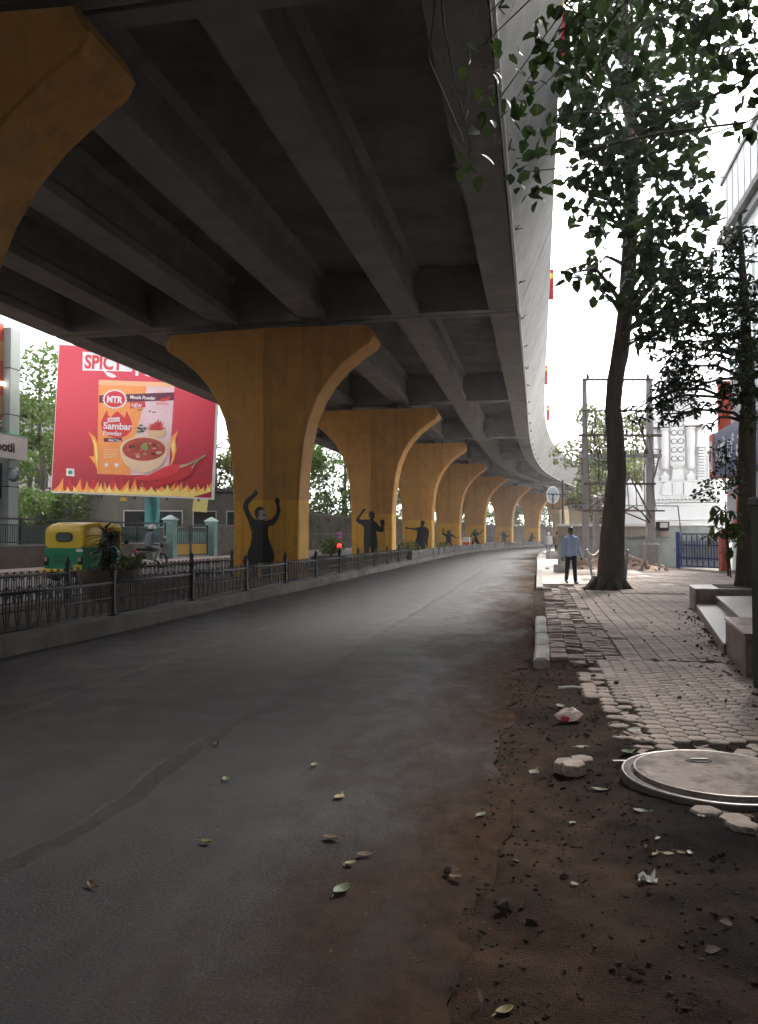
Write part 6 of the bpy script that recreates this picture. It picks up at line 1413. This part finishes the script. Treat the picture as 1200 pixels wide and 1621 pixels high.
# distant pedestrians
M_whsh = mat('white_shirt', (.46, .45, .48), (.54, .53, .55), .85, 6); M_grey = mat('grey_bag', (.14, .13, .11), None, .8); M_pinksh = mat('pink_shirt', (.42, .17, .36), (.5, .22, .42), .85, 6); M_denim = mat('denim', (.03, .05, .09), (.05, .07, .12), .85, 6)
S, _ = standing(1, .1); S += head_segs((0, .02, 1.63), (0, 1, 0), hair='cap')
person('distant pedestrian in white shirt and white cap walking away under the bend', (12.45, 58.5, .10), -.3, S, dict(skin=M_skin, hair=M_hair, shirt=M_whsh, trousers=mat('grey_trousers', (.2, .21, .26), None, .85), shoe=M_shoe, cap=M_white), .022)
S, _ = standing(1, -.1, h=1.78); S += head_segs((0, .02, 1.685), (0, 1, 0))
pb_ = person('distant pedestrian with an olive backpack walking away', (12.4, 55.5, .10), -.25, S, dict(skin=M_skin, hair=M_hair, shirt=mat('rust_shirt', (.25, .1, .06), None, .9), trousers=M_navytr, shoe=M_shoe), .022)
bk = thing('backpack', 'olive backpack on the distant pedestrian', 'backpack', (12.36, 55.3, 1.05), -.25); obj('bag', MB().cbox((0, 0, .18), (.36, .2, .5), .06), mat('olive_bag', (.14, .13, .08), (.18, .16, .1), .85, 6), bk); obj('pocket', MB().cbox((0, -.13, .06), (.26, .07, .22), .02), MATS['olive_bag'], bk)
S, _ = standing(1, .08, h=1.66); S += head_segs((0, .02, 1.57), (0, 1, 0), hair='cap')
person('pedestrian with a white cap mostly hidden behind the walking man', (10.0, 43.0, .10), -.2, S, dict(skin=M_skin, hair=M_hair, shirt=mat('brown_shirt', (.12, .09, .07), None, .9), trousers=M_navytr, shoe=M_shoe, cap=M_white), .022)
S, _ = standing(-1, .08, armL=(Vector((-.25, -.02, 1.14)), Vector((-.12, -.2, 1.18))), armR=(Vector((.25, -.02, 1.14)), Vector((.12, -.2, 1.2))), shortsleeve=True); S += head_segs((0, -.02, 1.63))
person('pedestrian in a pink shirt standing before the stone wall between two pillars', (-3.35, 67, .45), 0, S, dict(skin=M_skin, hair=M_hair, shirt=M_pinksh, trousers=M_denim, shoe=M_shoe), .022)
# rider
S = []
for q in (-1, 1):
    S += [(Vector((.09 * q, -.15, .90)), Vector((.2 * q, .28, .78)), .095, .075, 'trousers'), (Vector((.2 * q, .28, .78)), Vector((.2 * q, .05, .36)), .07, .055, 'trousers'), (Vector((.2 * q, .0, .31)), Vector((.22 * q, .2, .29)), .045, .035, 'shoe'),
          (Vector((.08 * q, -.15, .95)), Vector((.11 * q, -.02, 1.35)), .125, .115, 'shirt'), (Vector((.05 * q, 0, 1.42)), Vector((.17 * q, .0, 1.38)), .07, .07, 'shirt'), (Vector((.19 * q, .0, 1.37)), Vector((.30 * q, .1, 1.12)), .062, .05, 'shirt'), (Vector((.30 * q, .1, 1.12)), Vector((.34 * q, .27, 1.07)), .048, .038, 'shirt')]
    S += hand((.345 * q, .285, 1.07), (.05 * q, .5, -.1), q)
S += [(Vector((0, -.15, .95)), Vector((0, -.02, 1.35)), .12, .12, 'shirt')] + head_segs((0, .06, 1.6), (0, 1, 0))
rd_ = person('motorcycle rider in grey shirt and white helmet seen from behind', mc.location, mc.rotation_euler.z, S, dict(skin=M_skin, hair=M_hair, shirt=mat('grey_blue_shirt', (.13, .155, .19), (.17, .2, .24), .85, 6), trousers=mat('pale_trousers', (.3, .3, .3), None, .85), shoe=M_shoe), .016)
obj('helmet', MB().lathe([(.155, 1.58), (.16, 1.64), (.145, 1.70), (.10, 1.76), (.03, 1.785)], 16, (0, .05, 0)), M_white, rd_, smooth=True)
# ------------------------------------------------------------------ foreground: manhole, loose pavers, litter
mh = thing('manhole_cover', 'large round concrete manhole cover among soil and hexagonal pavers', 'manhole cover', (MANH[0], MANH[1], .055))
M_mh = mat('manhole_concrete', (.22, .17, .145), (.38, .31, .275), .8, 6, 10, .5, 40, c3=(.11, .08, .065), s3=4, t3=(.45,.62))
obj('frame', MB().lathe([(.565, -.06), (.565, .052), (.55, .06), (.505, .06), (.5, .045), (.3, .04)], 56), mat('manhole_frame', (.06, .05, .045), (.11, .09, .08), .7, 8), mh, smooth=R(35))
obj('rim', MB().tube([(.556 * math.cos(a), .556 * math.sin(a), .06) for a in np.linspace(0, 2 * math.pi, 57)], .007, 5), mat('worn_steel_rim', (.35, .31, .29), (.5, .46, .43), .4, 20, metal=.6), mh, smooth=True)
lid = obj('lid', MB().lathe([(.485, .03), (.485, .078), (.478, .084), (.3, .088), (.02, .09)], 56), M_mh, mh, smooth=R(35))
obj('lid_rim', MB().tube([(.484 * math.cos(a), .484 * math.sin(a), .083) for a in np.linspace(0, 2 * math.pi, 57)], .006, 5), MATS['worn_steel_rim'], lid, smooth=True)
for x, y in ((-.02, .22), (.28, -.2)):
    h_ = obj('lifting_slot', MB().loft([[(x + .085 * math.cos(a), y + .05 * math.sin(a), z) for a in np.linspace(0, 2 * math.pi, 14, endpoint=False)] for z in (.08, .0945)]), M_dark, lid); obj('lifting_bar', MB().bar((x - .06, y, .098), (x + .06, y, .098), .012), MATS['worn_steel_rim'], lid)

def zv(x, y):
    s, t = ST(x, y); return float(verge_z(np.array([s]), np.array([t]))[0]) if t > 8.3 else 0.017
def gp(px, py):
    Y = EYE * F / (py - 848); return (px - 600) / F * Y, Y
lp_ = []
for k, (px, py, dz) in enumerate([(893, 1222, 0), (918, 1218, 0), (905, 1228, .0)]):
    x, y = gp(px, py); o = piece('hexagonal_paver', HEX, (x, y, zv(x, y) + .085), (rnd.gauss(0, .06), rnd.gauss(0, .06), .3 * k), None)
    tag(o, ['loose hexagonal paver on the soil, left one of the three together', 'loose hexagonal paver on the soil, right one of the three together', 'loose hexagonal paver on the soil, front one of the three together'][k], 'paver', 'loose pavers left on the soil')
# plastic bag
bx, by = gp(897, 1150)
bm = bmesh.new(); bmesh.ops.create_icosphere(bm, subdivisions=3, radius=1); rs = np.random.RandomState(4)
for v in bm.verts:
    c = v.co.copy(); n = float(fbm(np.array([c.x * 2 + 3]), np.array([c.y * 2 + c.z * 1.7]), 7)[0])
    v.co = Vector((c.x * .085 * (1 + .3 * n) * (1.25 - .5 * max(c.z, 0)), c.y * .06 * (1 + .3 * n), (c.z * .5 + .5) * .115 * (1 + .15 * n)))
    if c.z > .4: v.co.x += .06 * (c.z - .4)
me = bpy.data.meshes.new('plastic_film'); bm.to_mesh(me); bm.free(); me.materials.append(mat('thin_plastic', (.62, .55, .52), (.74, .68, .66), .35, 14, trans=.35))
pbg = thing('plastic_bag', 'crumpled white plastic bag with a red print lying on the dirt', 'plastic bag', (bx, by, zv(bx, by)))
obj('film', me, None, pbg); rp = MB().ball((-.035, -.055, .035), .034, 8, 5, sc=(1.2, .5, .8)); obj('red_print', rp, mat('red_plastic', (.6, .03, .08), (.7, .1, .15), .4, 20), pbg)
# leaves and scraps on the ground, each its own thing
M_fl = [mat('fallen_leaf_green', (.10, .13, .06), (.2, .23, .13), .6, 20), mat('fallen_leaf_yellow', (.22, .19, .07), (.32, .27, .12), .6, 20), mat('fallen_leaf_brown', (.10, .06, .035), (.17, .11, .06), .7, 20)]
def leaf_mesh(L, m, curl=.3):
    n = 6; vs = []
    for i in range(n):
        u = i / (n - 1); w = L * .3 * math.sin(math.pi * min(1, u * .94 + .06)) ** .8; z = curl * L * (u - .5) ** 2 + .006
        vs += [(L * (u - .5), -w, z + curl * w * .7), (L * (u - .5), 0, z), (L * (u - .5), w, z + curl * w * .7)]
    fs = [(i * 3 + j, i * 3 + j + 1, i * 3 + j + 4, i * 3 + j + 3) for i in range(n - 1) for j in range(2)]
    mb = MB().add(vs, fs); mb.bar((L * .49, 0, .01), (L * .8, .02, .015), .004); me = mb.mesh('fallen_leaf'); me.materials.append(m); return me
FL = [(541, 1408, .13, 0, 'curled pale leaf on the asphalt, largest in the foreground'), (526, 1327, .12, 2, 'dark curled leaf on the asphalt just above the pale one'), (538, 1261, .12, 1, 'long yellowish leaf lying on the asphalt near the dust'), (796, 1592, .085, 1, 'yellow-green leaf with a stalk at the bottom of the view'), (498, 1212, .1, 1, 'small yellow leaf on the road by the seam'), (578, 1352, .1, 2, 'brown leaf on the road right of the dark curled leaf'), (555, 1366, .08, 1, 'small ochre leaf beside the pale curled leaf'), (359, 1234, .09, 0, 'small leaf on the road far left of the dust'), (330, 1333, .08, 1, 'tiny yellow leaf on the dark asphalt at left'), (843, 1220, .14, 0, 'pale leaf on the brown dust by the loose pavers'), (759, 1290, .1, 0, 'green leaf lying on the dusty road edge'), (945, 1258, .14, 0, 'green leaf on the soil left of the manhole'), (1132, 1306, .12, 0, 'green leaf touching the manhole frame'), (1010, 1300, .1, 0, 'grey-green leaf on the dark soil below the manhole'), (1030, 1372, .07, 1, 'yellow leaf in the row of scraps on the soil'), (1052, 1370, .07, 1, 'ochre leaf at the middle of the row of scraps'), (1072, 1369, .06, 2, 'brown leaf at the right of the row of scraps'), (990, 1205, .14, 0, 'pale green leaf between pavers and manhole'), (920, 1189, .13, 0, 'leaf at the ragged paver edge above the loose pavers'), (980, 1143, .13, 0, 'leaf lying on the hexagonal pavers'), (885, 1122, .16, 0, 'pale crumpled leaf left of the plastic bag'), (1002, 1175, .14, 0, 'green scrap leaf on the paver border'), (720, 1388, .1, 2, 'dark leaf on the dusty asphalt near the soil edge'), (150, 1400, .07, 2, 'dark leaf alone on the road at far left'), (345, 1180, .1, 2, 'dark leaf lying on the crumbled seam')]
for k, (px, py, L, c, lb) in enumerate(FL):
    x, y = gp(px, py); z = zv(x, y)
    if px > 950 and py < 1200: z = .115
    tag(obj('fallen_leaf', leaf_mesh(L * .8, M_fl[c], rnd.uniform(.2, .9)), None, loc=(x, y, z - .006), rot=(rnd.gauss(0, .07), rnd.gauss(0, .07), rnd.uniform(0, 6.28))), lb, 'leaf', 'fallen leaves on the ground')
def crumple(name, label, px, py, d, m, cat):
    x, y = gp(px, py); rs = np.random.RandomState(px); n = 6; vs = []
    for i in range(n):
        for j in range(n): vs.append(((i / (n - 1) - .5) * d[0] + rs.normal(0, d[0] * .05), (j / (n - 1) - .5) * d[1] + rs.normal(0, d[1] * .05), abs(rs.normal(0, d[2])) + .004))
    fs = [(i * n + j, i * n + j + 1, (i + 1) * n + j + 1, (i + 1) * n + j) for i in range(n - 1) for j in range(n - 1)]
    return tag(obj(name, MB().add(vs, fs), m, loc=(x, y, zv(x, y) + .003), rot=(0, 0, rs.uniform(0, 3))), label, cat, 'paper scraps on the soil')
M_scrap = mat('white_scrap', (.62, .60, .58), (.75, .73, .71), .5, 20)
crumple('paper_scrap', 'crumpled white foil scrap on the dark soil, largest of the scraps', 1018, 1411, (.075, .06, .02), M_scrap, 'paper scrap')
for px, py, lb in ((903, 1301, 'small white paper scrap on soil left of the leaves'), (1036, 1348, 'tiny white scrap on soil above the row of leaves'), (927, 1371, 'white scrap right of the row of leaves') if False else (1086, 1371, 'white scrap right of the row of small leaves'), (1104, 1316, 'white scrap on soil below the manhole rim'), (905, 1405, 'tiny pale scrap on the soil left of the foil')):
    crumple('paper_scrap', lb, px, py, (.035, .02, .005), M_scrap, 'paper scrap')
x, y = gp(985, 1217); tag(obj('paper_strip', MB().box((0, 0, .005), (.16, .02, .004)), M_scrap, loc=(x, y, zv(x, y) + .01), rot=(.03, .04, .1)), 'thin white strip lying between the loose pavers and manhole', 'strip')
x, y = gp(905, 1100); tag(obj('stick', MB().tube([(-.14, 0, .02), (0, .01, .03), (.14, 0, .02)], .012, 5), M_scrap, loc=(x, y, .06), rot=(0, 0, -.1)), 'pale stick at the broken paver edge above the plastic bag', 'stick')
# stones
M_st = mat('road_stone', (.032, .025, .02), (.085, .066, .052), .95, 12, 6, .4, 40, rand=.2, spec=.1); RS = [rock_mesh('stone', 1, 20 + k, M_st) for k in range(4)]
for px, py, r, lb in ((798, 1440, .05, 'dark angular stone on the dusty road edge, largest in the foreground'), (838, 1462, .03, 'smaller dark stone right of the angular one'), (708, 1380, .03, 'stone on the asphalt by the dark leaf')):
    x, y = gp(px, py); o = piece('stone', RS[px % 4], (x, y, zv(x, y) + r * .4), (.3, .2, px), None); o.scale = (r, r * .8, r * .8); tag(o, lb, 'stone')
# gravel: uncountable
rs = np.random.RandomState(77); items = []
vv = [np.array([v.co[:] for v in m.vertices]) for m in RS]; ff = [[tuple(p.vertices) for p in m.polygons] for m in RS]
def gravel(n, name, label, smp, rmin, rmax, m):
    V = []; Fa = []; off = 0
    for k in range(n):
        x, y = smp(); r = rmin + (rmax - rmin) * rs.uniform(0, 1) ** 3; q = k % 4
        a = rs.uniform(0, 6.28); c, s_ = math.cos(a), math.sin(a); P = vv[q] * r * np.array([1, rs.uniform(.6, 1), rs.uniform(.5, .9)])
        P = np.stack([P[:, 0] * c - P[:, 1] * s_, P[:, 0] * s_ + P[:, 1] * c, P[:, 2]], 1) + np.array([x, y, zv(x, y) + r * .25])
        V.append(P); Fa.append(np.array(ff[q]) + off); off += len(P)
    o = np_mesh(name, np.concatenate(V), np.concatenate(Fa), m); tag(o, label, 'gravel', kind='stuff')
def s_verge():
    s = rs.uniform(-9.5, .4); t = rs.uniform(8.2, 10.8); p = G(s, t); return p.x, p.y
def s_road():
    s = rs.uniform(-9.5, 14); t = 8.4 - abs(rs.normal(0, .7)); p = G(s, t); return p.x, p.y
gravel(9000, 'gravel', 'loose small gravel and clods on the soil verge', s_verge, .003, .016, M_st)
gravel(1500, 'gravel', 'fine grit scattered along the asphalt edge', s_road, .002, .009, mat('grit', (.12, .085, .06), (.2, .15, .11), .95, 12))
M_dl = mat('dead_leaf_bits', (.05, .035, .025), (.10, .075, .05), .8, 9)
pts = []
for k in range(120):
    u = rs.uniform(0, 1); bx_, by_ = 3.8 + u * 2.3, 8.4 + u * 7.2; pts.append((bx_ - abs(rs.normal(0, .22)), by_ - abs(rs.normal(0, .2)), .118))
for k in range(150):
    x, y = s_verge(); pts.append((x, y, zv(x, y) + .012))
for k in range(70):
    s = rs.uniform(-2.5, 12); t = rs.uniform(9, 11); p = G(s, t); pts.append((p.x, p.y, .118))
V, Fq = leaves(np.array(pts), .055, LEAF_OV, rs, 0.0); o = np_mesh('dead_leaves', V, Fq, M_dl); V = None
tag(o, 'scattered dry leaf litter along the granite steps', 'leaf litter', kind='stuff')
# ------------------------------------------------------------------ thin dusty air
hz_ = obj('haze', MB().box((20, 100, 9.0), (340, 330, 20.4)), None)
mh_ = bpy.data.materials.new('haze_air'); mh_.use_nodes = True; N = mh_.node_tree.nodes; N.remove(N['Principled BSDF'])
pv_ = N.new('ShaderNodeVolumePrincipled'); pv_.inputs['Color'].default_value = (.93, .95, 1.0, 1); pv_.inputs['Density'].default_value = 0.0005; pv_.inputs['Anisotropy'].default_value = 0.55
mh_.node_tree.links.new(pv_.outputs[0], N['Material Output'].inputs['Volume']); hz_.data.materials.append(mh_)
tag(hz_, 'thin pale dusty haze filling the street air', 'haze', kind='stuff')
scene.cycles.volume_bounces = 1; scene.cycles.volume_step_rate = 4.0
